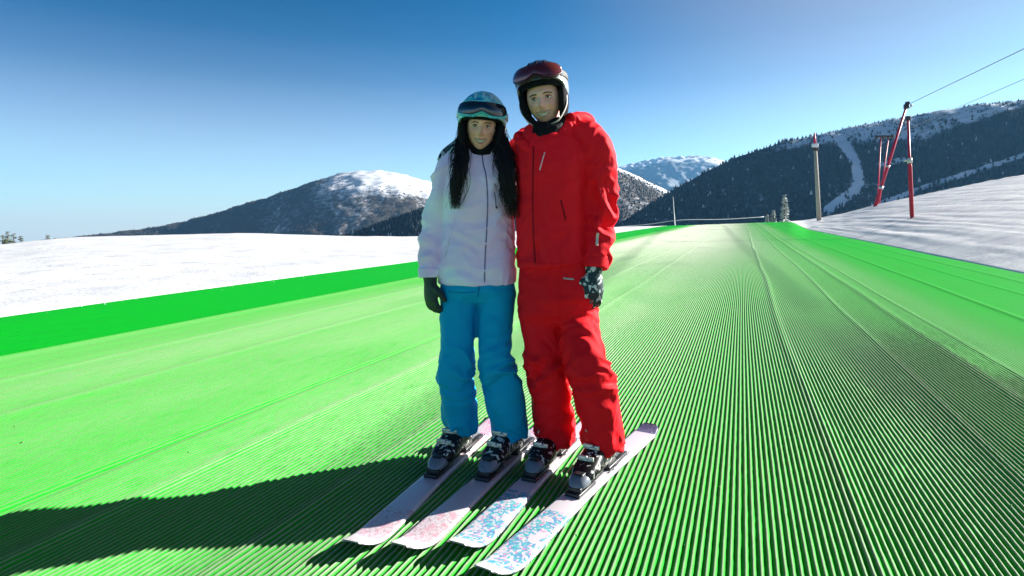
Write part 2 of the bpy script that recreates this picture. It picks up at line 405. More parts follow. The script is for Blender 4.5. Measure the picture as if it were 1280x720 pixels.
# big wooded mountain on the right
Rm = ridge('hills', [(640, 330), (720, 303), (770, 283), (800, 264), (840, 239), (880, 216), (920, 197.5), (975, 178.5), (1040, 164), (1100, 152), (1160, 141), (1220, 131), (1280, 125), (1400, 119), (1700, 118), (2200, 150)],
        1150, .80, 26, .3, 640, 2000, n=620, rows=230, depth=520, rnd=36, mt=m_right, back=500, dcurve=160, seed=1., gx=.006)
def seg(px, py, pts, w):
    d = np.full(np.shape(px), 1e9)
    for (x0, y0), (x1, y1) in zip(pts[:-1], pts[1:]):
        dx, dy = x1-x0, y1-y0; t = np.clip(((px-x0)*dx+(py-y0)*dy)/(dx*dx+dy*dy), 0, 1)
        d = np.minimum(d, np.hypot(px-x0-t*dx, py-y0-t*dy))
    return 1-sst(d, w*.6, w*1.3)
def clearing(px, py, X, Y):
    c = seg(px, py, [(1052, 176), (1063, 190), (1070, 205), (1073, 222), (1072, 237)], 6.5)
    c = np.maximum(c, .9*seg(px, py, [(1072, 236), (1052, 250), (1035, 262)], 6))
    c = np.maximum(c, .75*seg(px, py, [(1098, 256), (1160, 232), (1220, 214), (1290, 190)], 3.2))
    c = np.maximum(c, .6*seg(px, py, [(1100, 262), (1180, 240), (1290, 222)], 3.5))
    c = np.maximum(c, .6*seg(px, py, [(1100, 206), (1130, 200)], 4))
    return c
def topband(px, dz):   # sparse trees just under the skyline, wider on the right
    w_ = np.interp(px, [830, 960, 1040, 1090, 1160, 1220, 1280, 1500], [2, 10, 17, 26, 36, 22, 9, 9])
    return 1-sst(dz, w_*.7, w_*1.15)
cover(Rm, lambda px, py, dz, X, Y: .20-.75*np.maximum(clearing(px, py, X, Y), .55*topband(px, dz)*sst(px, 930, 1010))+.05*noise3(X*.01, Y*.01))

def scatter_trees(name, R, N, hgt, dens, mats, snowfrac, label_kind='stuff', wid=.30):
    Zg, Xg, Yg = R['Z'], R['X'], R['Y']
    nr, nc = Zg.shape
    i = RNG.random(N)*(nr-25); j = RNG.random(N)*(nc-2)
    i0 = i.astype(int); j0 = j.astype(int); fi, fj = i-i0, j-j0
    def bl(A): return (A[i0, j0]*(1-fi)*(1-fj)+A[i0+1, j0]*fi*(1-fj)+A[i0, j0+1]*(1-fi)*fj+A[i0+1, j0+1]*fi*fj)
    x, y, z = bl(Xg), bl(Yg), bl(Zg)
    px = 640+x/y*F; py = HY-(z-HC)/y*F; sk = np.interp(px, R['px'], R['py'])
    keep = (RNG.random(N) < dens(px, py, py-sk, x, y)) & (py < 325) & (px > -60) & (px < 1340)
    x, y, z = x[keep], y[keep], z[keep]; m = len(x)
    h = hgt*(.55+.9*RNG.random(m)**1.5)*(1-.5*(1-sst((py-sk)[keep], 0, 22))*sst(px[keep], 960, 1060)); n = 6
    ang = np.arange(n)/n*2*PI
    V = []; 
    rr = 1+.35*(RNG.random((m, 3, n))-.5)
    prof = [(.02, 1.0), (.38, .62), (.30, .80), (.72, .30)]
    rings = []
    for k, (zz, rd) in enumerate(prof):
        r_ = h*wid*rd
        rings.append(np.stack([x[:, None]+r_[:, None]*rr[:, k % 3]*np.cos(ang), y[:, None]+r_[:, None]*rr[:, k % 3]*np.sin(ang), (z+h*zz)[:, None]+0*rr[:, 0]+.06*h[:, None]*(rr[:, (k+1) % 3]-1)], -1))
    top = np.stack([x, y, z+h], -1)[:, None, :]
    V = np.concatenate(rings+[top], 1)      # m,25,3
    base = (np.arange(m)*(4*n+1))[:, None, None]
    k = np.arange(n); k2 = (k+1) % n
    q1 = np.stack([k, k2, n+k2, n+k], -1); q2 = np.stack([2*n+k, 2*n+k2, 3*n+k2, 3*n+k], -1)
    q3 = np.stack([3*n+k, 3*n+k2, np.full(n, 4*n), np.full(n, 4*n)], -1)
    Fq = (np.concatenate([q1, q2])[None]+base).reshape(-1, 4)
    Ft = (q3[None, :, :3]+base).reshape(-1, 3)
    nv = len(V.reshape(-1, 3))
    me = bpy.data.meshes.new(name); me.vertices.add(nv); me.vertices.foreach_set('co', V.astype(np.float32).ravel())
    li = np.concatenate([Fq.ravel(), Ft.ravel()]).astype(np.int32); me.loops.add(len(li)); me.loops.foreach_set('vertex_index', li)
    ls = np.concatenate([np.arange(0, Fq.size, 4), Fq.size+np.arange(0, Ft.size, 3)]).astype(np.int32)
    me.polygons.add(len(ls)); me.polygons.foreach_set('loop_start', ls); me.update(calc_edges=True)
    fr = (RNG.random(m) < snowfrac)*(.4+.6*RNG.random(m))+.12*RNG.random(m)
    fr = np.repeat(fr, 4*n+1)
    attr(me, 'frost_or_glare', fr)
    return link(name, me, mats, kind='stuff')
mtree = bpy.data.materials.new('far_conifers'); mtree.use_nodes = True; nt = mtree.node_tree; b = nt.nodes['Principled BSDF']
at = nd(nt, 'ShaderNodeAttribute', attribute_name='frost_or_glare'); r = ramp(nt, [(0, (.004, .016, .022)), (.35, (.018, .038, .048)), (1, (.45, .48, .52))], at.outputs['Fac'])
nt.links.new(r.outputs[0], b.inputs['Base Color']); b.inputs['Roughness'].default_value = .9
mscrub = mat('scrub_twigs', (.045, .036, .028), .9)
scatter_trees('forest', Rm, 95000, 5.6, lambda px, py, dz, X, Y: np.clip(.95*sst(noise3(X*.02, Y*.02), -.9, .1)*(1-1.05*clearing(px, py, X, Y))*(1-.85*topband(px, dz)), 0, 1), mtree, .02)
scatter_trees('scrub', H2, 30000, 4.2, lambda px, py, dz, X, Y: .8*sst(dz, 1, 8)+.1, mscrub, .12, wid=.5)
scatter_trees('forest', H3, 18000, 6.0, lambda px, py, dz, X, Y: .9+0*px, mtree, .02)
scatter_trees('scrub', Lm, 60000, 3.6, lambda px, py, dz, X, Y: np.clip(.75-.75*sst(px, 380, 450)*(1-sst(dz, 8, 45)), 0, 1), mscrub, .0, wid=.6)

# ------------------------------------------------------------------ haze
bm = MB(); bm.box((0, 3400, 20), (7700, 5200, 670))
mh = bpy.data.materials.new('haze_air'); mh.use_nodes = True; nt = mh.node_tree
nt.nodes.remove(nt.nodes['Principled BSDF'])
pv = nt.nodes.new('ShaderNodeVolumePrincipled'); pv.inputs['Color'].default_value = (.20, .55, 1.0, 1); pv.inputs['Density'].default_value = .000045; pv.inputs['Anisotropy'].default_value = 0.2
nt.links.new(pv.outputs[0], nt.nodes['Material Output'].inputs['Volume'])
hz = bm.build('haze', mh, smooth=False, kind='stuff')
# ------------------------------------------------------------------ skis
def frame(dirdeg, origin):
    """local (side, along-from-tip, up) -> world; dirdeg = lean of the tail direction to the right of +Y"""
    d = math.radians(dirdeg); f = np.array([math.sin(d), math.cos(d), 0]); s_ = np.array([math.cos(d), -math.sin(d), 0])
    o = np.asarray(origin, float)
    return lambda V: o+np.outer(V[:, 0], s_)+np.outer(V[:, 1], f)+np.outer(V[:, 2], [0, 0, 1])
SKI = {  # tip x, y, direction, boot-centre distance from tip, length
 'A': (-.552, 2.115, 18.5, .903, 1.57), 'B': (-.383, 2.095, 23.5, .914, 1.59),
 'C': (-.187, 2.107, 24.8, .903, 1.65), 'D': (-.090, 1.953, 30.8, .943, 1.66)}
def ski_w(t):   # half width, t = 0 tip .. 1 tail
    return np.interp(t, [0, .008, .03, .07, .13, .25, .45, .62, .8, .93, .985, 1], [.030, .046, .058, .0645, .066, .059, .050, .0505, .057, .0605, .05, .036])
def ski_z(t, L):
    s_ = t*L
    return .045*np.clip(1-s_/.17, 0, 1)**2+.022*np.clip(1-(L-s_)/.12, 0, 1)**2
def graphic_mat(name, kind):
    m = bpy.data.materials.new(name); m.use_nodes = True; nt = m.node_tree; b = nt.nodes['Principled BSDF']
    tc = nd(nt, 'ShaderNodeTexCoord'); at = nd(nt, 'ShaderNodeAttribute', attribute_name='along')
    def mixc(fac, A, Bc):
        mx = nt.nodes.new('ShaderNodeMix'); mx.data_type = 'RGBA'
        nt.links.new(fac, mx.inputs[0])
        for i, v in ((6, A), (7, Bc)):
            if isinstance(v, tuple): mx.inputs[i].default_value = (*v, 1)
            else: nt.links.new(v, mx.inputs[i])
        return mx.outputs[2]
    def math_(op, *v):
        n = nt.nodes.new('ShaderNodeMath'); n.operation = op
        for i, q in enumerate(v):
            if isinstance(q, (int, float)): n.inputs[i].default_value = q
            else: nt.links.new(q, n.inputs[i])
        return n.outputs[0]
    if kind == 'pink':
        n = nd(nt, 'ShaderNodeTexNoise', i_Scale=6.0, i_Detail=3.0); nt.links.new(tc.outputs['Object'], n.inputs['Vector'])
        base = ramp(nt, [(.35, (.60, .59, .60)), (.6, (.62, .48, .50))], n.outputs['Fac']).outputs[0]
        v = nd(nt, 'ShaderNodeTexVoronoi', i_Scale=55.0, feature='DISTANCE_TO_EDGE'); nt.links.new(tc.outputs['Object'], v.inputs['Vector'])
        ln = math_('LESS_THAN', v.outputs['Distance'], .05)
        v2 = nd(nt, 'ShaderNodeTexNoise', i_Scale=38.0, i_Detail=1.0); nt.links.new(tc.outputs['Object'], v2.inputs['Vector'])
        bl = math_('GREATER_THAN', v2.outputs['Fac'], .58)
        zone = math_('MULTIPLY', math_('GREATER_THAN', at.outputs['Fac'], .10), math_('LESS_THAN', at.outputs['Fac'], .34))
        c = mixc(math_('MULTIPLY', zone, math_('MULTIPLY', ln, .8)), base, (.35, .22, .24))
        c = mixc(math_('MULTIPLY', zone, math_('MULTIPLY', bl, .55)), c, (.62, .24, .30))
        g = nd(nt, 'ShaderNodeTexNoise', i_Scale=60.0, i_Detail=2.0); nt.links.new(tc.outputs['Object'], g.inputs['Vector'])
        tailz = math_('MULTIPLY', math_('GREATER_THAN', at.outputs['Fac'], 1.12), math_('GREATER_THAN', g.outputs['Fac'], .55))
        c = mixc(tailz, c, (.75, .22, .38))
    else:
        base = (.60, .55, .58)
        v = nd(nt, 'ShaderNodeTexVoronoi', i_Scale=105.0); nt.links.new(tc.outputs['Object'], v.inputs['Vector'])
        sep = nt.nodes.new('ShaderNodeSeparateColor'); nt.links.new(v.outputs['Color'], sep.inputs[0])
        pal = ramp(nt, [(0, (.10, .36, .48)), (.20, (.12, .46, .46)), (.34, (.60, .57, .60)), (.55, (.14, .26, .46)), (.64, (.60, .48, .54)), (.80, (.10, .38, .48)), (.93, (.55, .25, .42))], sep.outputs[0], 'CONSTANT').outputs[0]
        mask = nd(nt, 'ShaderNodeTexNoise', i_Scale=14.0, i_Detail=3.0); nt.links.new(tc.outputs['Object'], mask.inputs['Vector'])
        zone = math_('MULTIPLY', math_('GREATER_THAN', at.outputs['Fac'], .075), math_('LESS_THAN', at.outputs['Fac'], .52))
        z2 = math_('GREATER_THAN', mask.outputs['Fac'], .43)
        c = mixc(math_('MULTIPLY', zone, z2), base, pal)
        tz = math_('GREATER_THAN', at.outputs['Fac'], 1.56)
        c = mixc(tz, c, (.09, .08, .16))
    n3 = nd(nt, 'ShaderNodeTexNoise', i_Scale=180.0, i_Detail=3.0); nt.links.new(tc.outputs['Object'], n3.inputs['Vector'])
    fl = math_('GREATER_THAN', n3.outputs['Fac'], .66)           # crumbs of snow on the top sheet
    c = mixc(fl, c, (.68, .69, .70))
    nt.links.new(c, b.inputs['Base Color']); b.inputs['Roughness'].default_value = .32; b.inputs['Coat Weight'].default_value = .3
    return m
M_ski = {'pink': graphic_mat('ski_top_pink', 'pink'), 'blue': graphic_mat('ski_top_mosaic', 'blue')}
M_edge = mat('steel_edge', (.55, .56, .58), .28, 1.0)
M_wall = mat('ski_sidewall', (.78, .78, .80), .4)
M_dark = mat('binding_black', (.015, .016, .018), .38, var=(30, .3))
M_bind = mat('binding_white', (.17, .19, .23), .38, var=(25, .25), coat=.3)
M_steel = mat('brushed_steel', (.6, .6, .62), .3, 1.0)
def make_ski(key, kind, label):
    tx, ty, deg, bc, L = SKI[key]
    ZB = .002; fr = frame(deg, (tx, ty, ZB)); loc = (tx, ty, ZB)
    t = np.concatenate([np.linspace(0, .03, 9), np.linspace(.04, .96, 56), np.linspace(.965, 1, 9)])
    w_ = ski_w(t); z_ = ski_z(t, L); th = np.interp(t, [0, .1, .35, .65, .9, 1], [.006, .009, .015, .016, .009, .006])
    k = len(t)
    prof = [(-1, .0), (-1, .35), (-.93, .9), (-.80, 1.0), (0, 1.04), (.80, 1.0), (.93, .9), (1, .35), (1, .0)]
    V = np.array([[(sx*w_[i], t[i]*L, z_[i]+.0022+zz*th[i]) for sx, zz in prof] for i in range(k)]).reshape(-1, 3)
    Fc = [tuple(f) for f in grid_faces(k, len(prof), True)]; n = len(prof)
    Fc += [tuple(range(n)), tuple((k-1)*n+q for q in range(n-1, -1, -1))]
    me = mesh_np('ski', fr(V), Fc)
    attr(me, 'along', np.repeat(t*L, n))
    root = link('ski', me, M_ski[kind], loc=loc, label=label, cat='ski', group='skis worn by the couple')
    for sx in (-1, 1):                              # steel edges
        mb = MB(); E = np.array([[(sx*(w_[i]-.0025+dx), t[i]*L, z_[i]+dz) for dx, dz in ((0, 0), (.004, 0), (.004, .0022), (0, .0022))] for i in range(k)]).reshape(-1, 3)
        mb.add(fr(E), [tuple(f) for f in grid_faces(k, 4, True)]); mb.build('edge', M_edge, root, smooth=False)
    top = .0022+.0165
    # riser plates
    for yc_, ly in ((-.205, .085), (.15, .115)):
        mb = MB(); mb.box((0, bc+yc_, top+.007), (.034, ly, .008), bev=.004); mb.xf(fr); mb.build('riser_plate', M_dark, root)
    # toe piece: wide sculpted wing housing
    mb = MB(); mb.tube([(0, bc-.262, top+.022), (0, bc-.245, top+.034), (0, bc-.215, top+.044), (0, bc-.185, top+.046), (0, bc-.168, top+.040)], [(.020, .012), (.036, .020), (.044, .028), (.042, .028), (.030, .020)], n=18, sub=4, ref=(1, 0, 0), power=2.4)
    mb.xf(fr); tp = mb.build('toe_piece', M_bind, root)
    for sx in (-1, 1):
        mb = MB(); mb.tube([(sx*.022, bc-.20, top+.05), (sx*.040, bc-.178, top+.046), (sx*.046, bc-.150, top+.038)], [.010, .010, .006], n=10, sub=3)
        mb.xf(fr); mb.build('toe_wing', M_dark, tp)
    mb = MB(); mb.box((.003, bc-.218, top+.0735), (.022, .022, .004), bev=.004); mb.xf(fr); mb.build('indicator', M_dark, tp)
    mb = MB(); mb.box((0, bc-.262, top+.018), (.030, .010, .014), bev=.004); mb.xf(fr); mb.build('bumper', M_dark, tp)
    # heel piece
    mb = MB(); mb.tube([(0, bc+.135, top+.030), (0, bc+.160, top+.052), (0, bc+.195, top+.050), (0, bc+.235, top+.034), (0, bc+.262, top+.016)], [(.026, .018), (.032, .032), (.030, .034), (.024, .022), (.016, .010)], n=16, sub=4, power=2.4)
    mb.xf(fr); hp = mb.build('heel_piece', M_bind, root)
    mb = MB(); mb.tube([(0, bc+.165, top+.085), (0, bc+.205, top+.094), (0, bc+.250, top+.078)], [(.014, .006), (.017, .006), (.012, .005)], n=10, sub=3); mb.xf(fr); mb.build('heel_lever', M_dark, hp)
    for sx in (-1, 1):                              # brake arms folded up beside the ski
        mb = MB(); mb.tube([(sx*.050, bc+.03, top+.010), (sx*.060, bc+.10, top+.014), (sx*.062, bc+.18, top+.022), (sx*.062, bc+.22, top+.026)], [.003, .003, .003, .007], n=8, sub=3)
        mb.xf(fr); mb.build('brake_arm', M_steel, root)
    return root
make_ski('A', 'pink', 'white and pale pink ski under the right boot of the woman, leftmost of the four')
make_ski('B', 'pink', 'white and pale pink ski with a pink tail under the left boot of the woman')
make_ski('C', 'blue', 'white ski with blue mosaic print, half in shade, under the right boot of the man')
make_ski('D', 'blue', 'white ski with blue mosaic print and dark tail, nearest the camera, fully sunlit')

# ------------------------------------------------------------------ lift line
M_red = mat('red_paint', (.55, .010, .05), .45, var=(3, .25))
M_redp = mat('red_padding', (.50, .010, .035), .6, var=(6, .2))
M_woodp = mat('weathered_wood', (.40, .34, .28), .8, var=(9, .35), bump=(30, .4, .01))
M_cable = mat('cable_steel', (.20, .21, .23), .5, .3)
M_black = mat('black_iron', (.02, .02, .024), .5)
def gp(px, Y, dz=0.):
    x = (px-640)/F*Y; return np.array([x, Y, float(T(np.array([x]), np.array([Y]))[0])+dz])
# leaning red pylon
top = P(1133, 133, 58); base = gp(1092, 58, -.4)
pyl = empty('lift_pylon', tuple(base), 'tall red steel lift pylon leaning right with black pulley head on the snow bank', 'lift pylon')
dv = top-base; mb = MB(); mb.tube([base, base+dv*.5, top], [.15, .13, .10], n=14); mb.build('mast', M_red, pyl)
for q in np.arange(.08, .92, .07):
    mb = MB(); p = base+dv*q; mb.tube([p+np.array([-.30, -.12, 0]), p+np.array([.02, -.12, 0])], [.02, .02], n=6)
    mb.build('step', M_steel, pyl)
mb = MB(); mb.tube([base+dv*.22-dv/12*.1, base+dv*.24], [.20, .20], n=14); mb.build('collar', M_steel, pyl); mb = MB(); mb.tube([base+dv*.42, base+dv*.435], [.18, .18], n=14); mb.build('collar', M_steel, pyl)
mb = MB(); mb.box(tuple(top), (.16, .22, .22), bev=.05); mb.box(tuple(top+np.array([.1, 0, .32])), (.12, .22, .12), bev=.04); ph = mb.build('pulley_head', M_black, pyl)
cdir = np.array([.26, 1, 0]); cdir /= np.linalg.norm(cdir)
for q in (-.35, .35):
    mb = MB(); c = top+np.array([.32, 0, 0])+cdir*q; nrm = np.array([1, -.26, 0])*.05
    mb.tube([c-nrm, c+nrm], [.17, .17], n=20, ref=(0, 0, 1)); mb.build('sheave', M_steel, ph)
# nearer red pole with padded foot
b2 = gp(1140, 33); t2 = P(1135, 148, 33)
pol = empty('lift_pole', tuple(b2), 'upright thin red pole with thick padded lower half in front of the leaning pylon', 'pole')
dv = t2-b2; mb = MB(); mb.tube([b2-np.array([0, 0, .3]), b2+dv, ], [.075, .055], n=12); mb.build('mast', M_red, pol)
mb = MB(); mb.tube([b2+dv*.0, b2+dv*.03, b2+dv*.52, b2+dv*.54], [.08, .105, .10, .08], n=16); mb.build('padding', M_redp, pol)
mb = MB(); mb.tube([b2+dv*.55, b2+dv*.60], [.12, .12], n=12); mb.box(tuple(b2+dv*.575+np.array([-.22, 0, 0])), (.09, .05, .05), bev=.02); mb.build('clamp', mat('pale_fitting', (.6, .58, .5), .5), pol)
mb = MB(); mb.box(tuple(t2), (.10, .10, .12), bev=.03); mb.tube([t2+np.array([-.35, 0, .02]), t2+np.array([.35, 0, .02])], [.03, .03], n=8); mb.build('cap', M_black, pol)
# weathered wooden mast
b3 = gp(1024, 68, -.3); t3 = P(1018, 166, 68)
wm = empty('wooden_mast', tuple(b3), 'weathered pale wooden mast with white insulator and red tip above the crest', 'mast')
dv = t3-b3; mb = MB(); mb.tube([b3, b3+dv*.4, b3+dv*.86], [.24, .21, .18], n=16); mb.build('post', M_woodp, wm)
mb = MB(); mb.tube([b3+dv*.84, b3+dv*.92, b3+dv*1.0], [.17, .13, .07], n=12); mb.build('tip', M_red, wm)
mb = MB(); mb.box(tuple(b3+dv*.86), (.30, .22, .20), bev=.06); mb.build('insulator', mat('porcelain', (.72, .72, .76), .3), wm)
mb = MB(); mb.box(tuple(b3+dv*.815), (.25, .25, .14), bev=.04); mb.build('bracket', M_black, wm)
# T pylon farther up
YT = 78
b4 = gp(1098, YT, -.3); t4 = P(1101, 171, YT)
tp_ = empty('lift_pylon', tuple(b4), 'farther red lift pylon with black crossarm, seen behind the leaning pylon', 'lift pylon')
mb = MB(); mb.tube([b4+np.array([-.3, 0, 0]), t4], [.09, .07], n=12); mb.build('mast', M_red, tp_)
mb = MB(); mb.tube([b4+np.array([-.3, 0, 1.0]), t4+np.array([1.0, 0, 0])], [.06, .06], n=10); mb.build('stay_tube', M_red, tp_)
mb = MB(); mb.box(tuple(t4+np.array([.45, 0, .05])), (1.15, .16, .12), bev=.03); ca = mb.build('crossarm', M_black, tp_)
for q in (-.5, .3, .9, 1.4):
    mb = MB(); c = t4+np.array([q, 0, -.10]); mb.tube([c-np.array([.06, 0, 0]), c+np.array([.06, 0, 0])], [.20, .20], n=16, ref=(0, 0, 1)); mb.build('sheave', M_black, ca)
# cables (their own catenary sag), running on past the camera's right
def cable(A, B, sag, r, label):
    A = np.asarray(A, float); B = np.asarray(B, float); t = np.linspace(0, 1, 60)[:, None]
    pts = A*(1-t)+B*t; pts[:, 2] -= (4*sag*t*(1-t))[:, 0]
    mb = MB(); mb.tube(pts, [r]*60, n=8)
    return mb.build('lift_cable', M_cable, loc=tuple(A), label=label, cat='cable', group='tow lift cables')
A = top+np.array([.32, 0, .25]); E = P(1280, 61, 36); d_ = (E-A)/(A[1]-E[1]); cable(A, A+d_*(A[1]-6), .0, .026, 'upper steel lift cable rising right from the leaning red pylon head')
A2 = P(1101+10, 171, YT)+np.array([.6, 0, .2]); E2 = P(1280, 99, 44); d_ = (E2-A2)/(A2[1]-E2[1]); cable(A2, A2+d_*(A2[1]-6), .0, .022, 'lower steel lift cable crossing the sky at the right edge')

# ------------------------------------------------------------------ conifers that stand alone
def conifer(name, base, h, r, mt_leaf, mt_trunk, label, group, seed, dense=1.0, lean=0.):
    rg = np.random.default_rng(seed); base = np.asarray(base, float)
    root = empty(name, tuple(base), label, 'tree', group)
    mb = MB(); mb.tube([base-np.array([0, 0, .3]), base+np.array([lean*.5, 0, h*.5]), base+np.array([lean, 0, h])], [h*.022, h*.014, h*.004], n=8); mb.build('trunk', mt_trunk, root)
    mb = MB(); N = int(230*dense)
    for i in range(N):
        q = .06+.94*rg.random()**1.15; L = r*(1-q)**.8*(.55+.65*rg.random())+.04*h; a = rg.random()*2*PI
        c = base+np.array([lean*q, 0, h*q]); d = np.array([math.cos(a), math.sin(a), -.18-.2*rg.random()+.35*q])
        s_ = np.array([-math.sin(a), math.cos(a), 0]); e = c+d*L; m_ = c+d*L*.55
        w_ = L*.26*(.7+.6*rg.random()); dn = np.array([0, 0, -w_*.45])
        mb.add([c, m_+s_*w_+dn, e, m_-s_*w_+dn, m_+np.array([0, 0, w_*.25])], [(0, 1, 4), (1, 2, 4), (2, 3, 4), (3, 0, 4), (0, 3, 2, 1)])
    o = mb.mesh('crown', False); link('crown', o, mt_leaf, root)
    return root
M_needle = mat('needles', (.045, .070, .030), .8, var=(6, .5))
M_needle_snow = mat('needles_under_snow', (.50, .54, .50), .8, var=(5, .6))
M_bark = mat('bark', (.09, .065, .045), .9)
def behind(px, Y, z_py):      # base on the falling ground behind the crest
    return gp(px, Y)
LAB = ['narrow dark conifer at the very left end of the skyline row', 'low dark bush between the two leftmost conifers', 'tallest dark conifer of the row on the left skyline', 'slim dark conifer right of the tallest one on the left skyline', 'bushy dark conifer at the right end of the left skyline row', 'lone small conifer on the left skyline apart from the row', 'tiny dark bush just left of the lone skyline conifer']
for i, (px, Y, py_top, rr) in enumerate([(3, 44, 294, .28), (6.5, 44, 300, .5), (10, 46, 289.5, .34), (17, 47, 291.5, .30), (26, 46, 295, .42), (60, 50, 293.5, .42), (52, 50, 301, .6)]):
    b_ = gp(px, Y); h = P(px, py_top, Y)[2]-b_[2]; vis = (304-py_top)/F*Y
    conifer('conifer', b_, h, max(.35, vis*rr)*1.6, M_needle, M_bark, LAB[i], 'conifers on the left skyline', 20+i, 1.3)
LAB2 = ['low snow-covered conifer at the left of the trio behind the crest', 'rounded snow-covered conifer in the middle of the trio behind the crest', 'tallest snow-covered conifer of the trio, with a thin pointed top']
for i, (px, py_top, rr) in enumerate([(959, 268, .8), (967, 262.5, .9), (981, 243, .8)]):
    Y = 105; b_ = gp(px, Y); h = P(px, py_top, Y)[2]-b_[2]
    conifer('conifer', b_, h, rr*1.45, M_needle_snow, M_bark, LAB2[i], 'snowy conifers behind the crest', 40+i, 1.6)
# thin leaning mast and rope line beyond the crest
YR = 130
p0 = gp(850, YR); tm = P(841, 246, YR)
mr = MB(); mr.tube([p0, tm], [.11, .08], n=8); rp = mr.build('tow_mast', mat('galvanised', (.35, .38, .36), .5, .5), loc=tuple(p0), label='thin grey leaning mast beyond the crest, right of the man', cat='mast')
c_ = MB(); q0 = P(772, 283.5, YR); q1 = P(955, 271.0, YR+6); mid = P(851, 275, YR)
c_.tube([q0, (q0+mid)/2-np.array([0, 0, .15]), mid, (mid+q1)/2-np.array([0, 0, .2]), q1], [.07]*5, n=6, sub=6)
c_.build('tow_rope', mat('pale_rope', (.45, .5, .5), .6), loc=tuple(q0), label='pale tow rope stretched low along the foot of the wooded mountain', cat='rope')

# ------------------------------------------------------------------ loose crumbs of snow on the corduroy and along the edges of the run
def crumbs(name, pts, sizes, m_):
    bm = bmesh.new(); bmesh.ops.create_icosphere(bm, subdivisions=1, radius=1); bm.verts.index_update()
    B = np.array([v.co[:] for v in bm.verts]); Fb = np.array([[v.index for v in f.verts] for f in bm.faces]); bm.free()
    k = len(B); n = len(pts)
    V = B[None]*(1+.5*(RNG.random((n, k, 1))-.5))*sizes[:, None, None]*np.array([1, 1, .65])+pts[:, None, :]
    Fc = (Fb[None]+(np.arange(n)*k)[:, None, None]).reshape(-1, 3)
    return link(name, mesh_np(name, V.reshape(-1, 3), Fc, False), m_, kind='stuff')
n = 600; yv = 1.6+4*RNG.random(n)**1.6; uv = UL+.3+(UR-UL-.6)*RNG.random(n); xv = uv+SL*yv
sz = .0015+.0045*RNG.random(n)**3
crumbs('snow_crumbs', np.stack([xv, yv, T(xv, yv, False)-.003+sz*.3], -1), sz, mat('dyed_crumbs', (.14, .46, .09), .6, var=(3, .4)))
n = 1600; yv = 3+45*RNG.random(n)**1.3; sd = RNG.random(n) < .5
uv = np.where(sd, UL-.10+.16*RNG.normal(size=n), UR+.10+.16*RNG.normal(size=n)); xv = uv+SL*yv
sz = .004+.009*RNG.random(n)**3
crumbs('snow_crumbs', np.stack([xv, yv, T(xv, yv)+sz*.15], -1), sz, mat('snow_clods', (.82, .82, .84), .6))
# ------------------------------------------------------------------ people
def fabric(name, col, var=.06, rough=.72, bump=.25, sheen=.0):
    m = mat(name, col, rough, sheen=sheen, var=(3, var)); nt = m.node_tree; b = nt.nodes['Principled BSDF']
    tc = [n for n in nt.nodes if n.type == 'TEX_COORD'][0]
    n = nd(nt, 'ShaderNodeTexNoise', i_Scale=38.0, i_Detail=5.0, i_Roughness=.6); nt.links.new(tc.outputs['Object'], n.inputs['Vector'])
    n2 = nd(nt, 'ShaderNodeTexNoise', i_Scale=900.0, i_Detail=1.0); nt.links.new(tc.outputs['Object'], n2.inputs['Vector'])
    b1 = nd(nt, 'ShaderNodeBump', i_Strength=bump, i_Distance=.006); nt.links.new(n.outputs['Fac'], b1.inputs['Height'])
    b2 = nd(nt, 'ShaderNodeBump', i_Strength=.15, i_Distance=.0006); nt.links.new(n2.outputs['Fac'], b2.inputs['Height']); nt.links.new(b1.outputs[0], b2.inputs['Normal'])
    nt.links.new(b2.outputs[0], b.inputs['Normal']); b.inputs['Specular IOR Level'].default_value = .12
    return m
M_redj = fabric('red_shell_fabric', (.92, .010, .022))
M_redt = fabric('red_trouser_fabric', (.88, .008, .016))
M_bluet = fabric('blue_trouser_fabric', (.002, .34, .60))
M_blk = fabric('black_cloth', (.008, .008, .010))
M_skin_w = mat('skin', (.80, .43, .29), .5, sub=.15, var=(20, .06)); M_skin_m = mat('skin_fair', (.84, .48, .35), .5, sub=.15, var=(20, .08))
def skin_layers(m, base, flush, beard):
    nt = m.node_tree; b = nt.nodes['Principled BSDF']
    def mixc(fac, A, B, k):
        mu = nd(nt, 'ShaderNodeMath', operation='MULTIPLY', use_clamp=True, i_1=k); nt.links.new(fac, mu.inputs[0])
        mx = nt.nodes.new('ShaderNodeMix'); mx.data_type = 'RGBA'; nt.links.new(mu.outputs[0], mx.inputs[0])
        if isinstance(A, tuple): mx.inputs[6].default_value = (*A, 1)
        else: nt.links.new(A, mx.inputs[6])
        mx.inputs[7].default_value = (*B, 1); return mx.outputs[2]
    a = nd(nt, 'ShaderNodeAttribute', attribute_name='flush'); a2 = nd(nt, 'ShaderNodeAttribute', attribute_name='beard')
    c = mixc(a.outputs['Fac'], base, flush, .55); c = mixc(a2.outputs['Fac'], c, beard, .45)
    nt.links.new(c, b.inputs['Base Color']); b.inputs['Roughness'].default_value = .42
skin_layers(M_skin_w, (.95, .47, .31), (.90, .32, .24), (.2, .1, .1)); skin_layers(M_skin_m, (.95, .49, .35), (.90, .32, .24), (.22, .15, .12))
M_lip = mat('lips', (.52, .18, .15), .45); M_teeth = mat('teeth', (.60, .52, .44), .3); M_brow = mat('brow_hair', (.09, .05, .035), .8)
M_eyew = mat('eye', (.7, .68, .65), .15); M_iris = mat('iris', (.03, .02, .015), .1)
M_hair = mat('black_hair', (.006, .005, .005), .42, spec=.35)
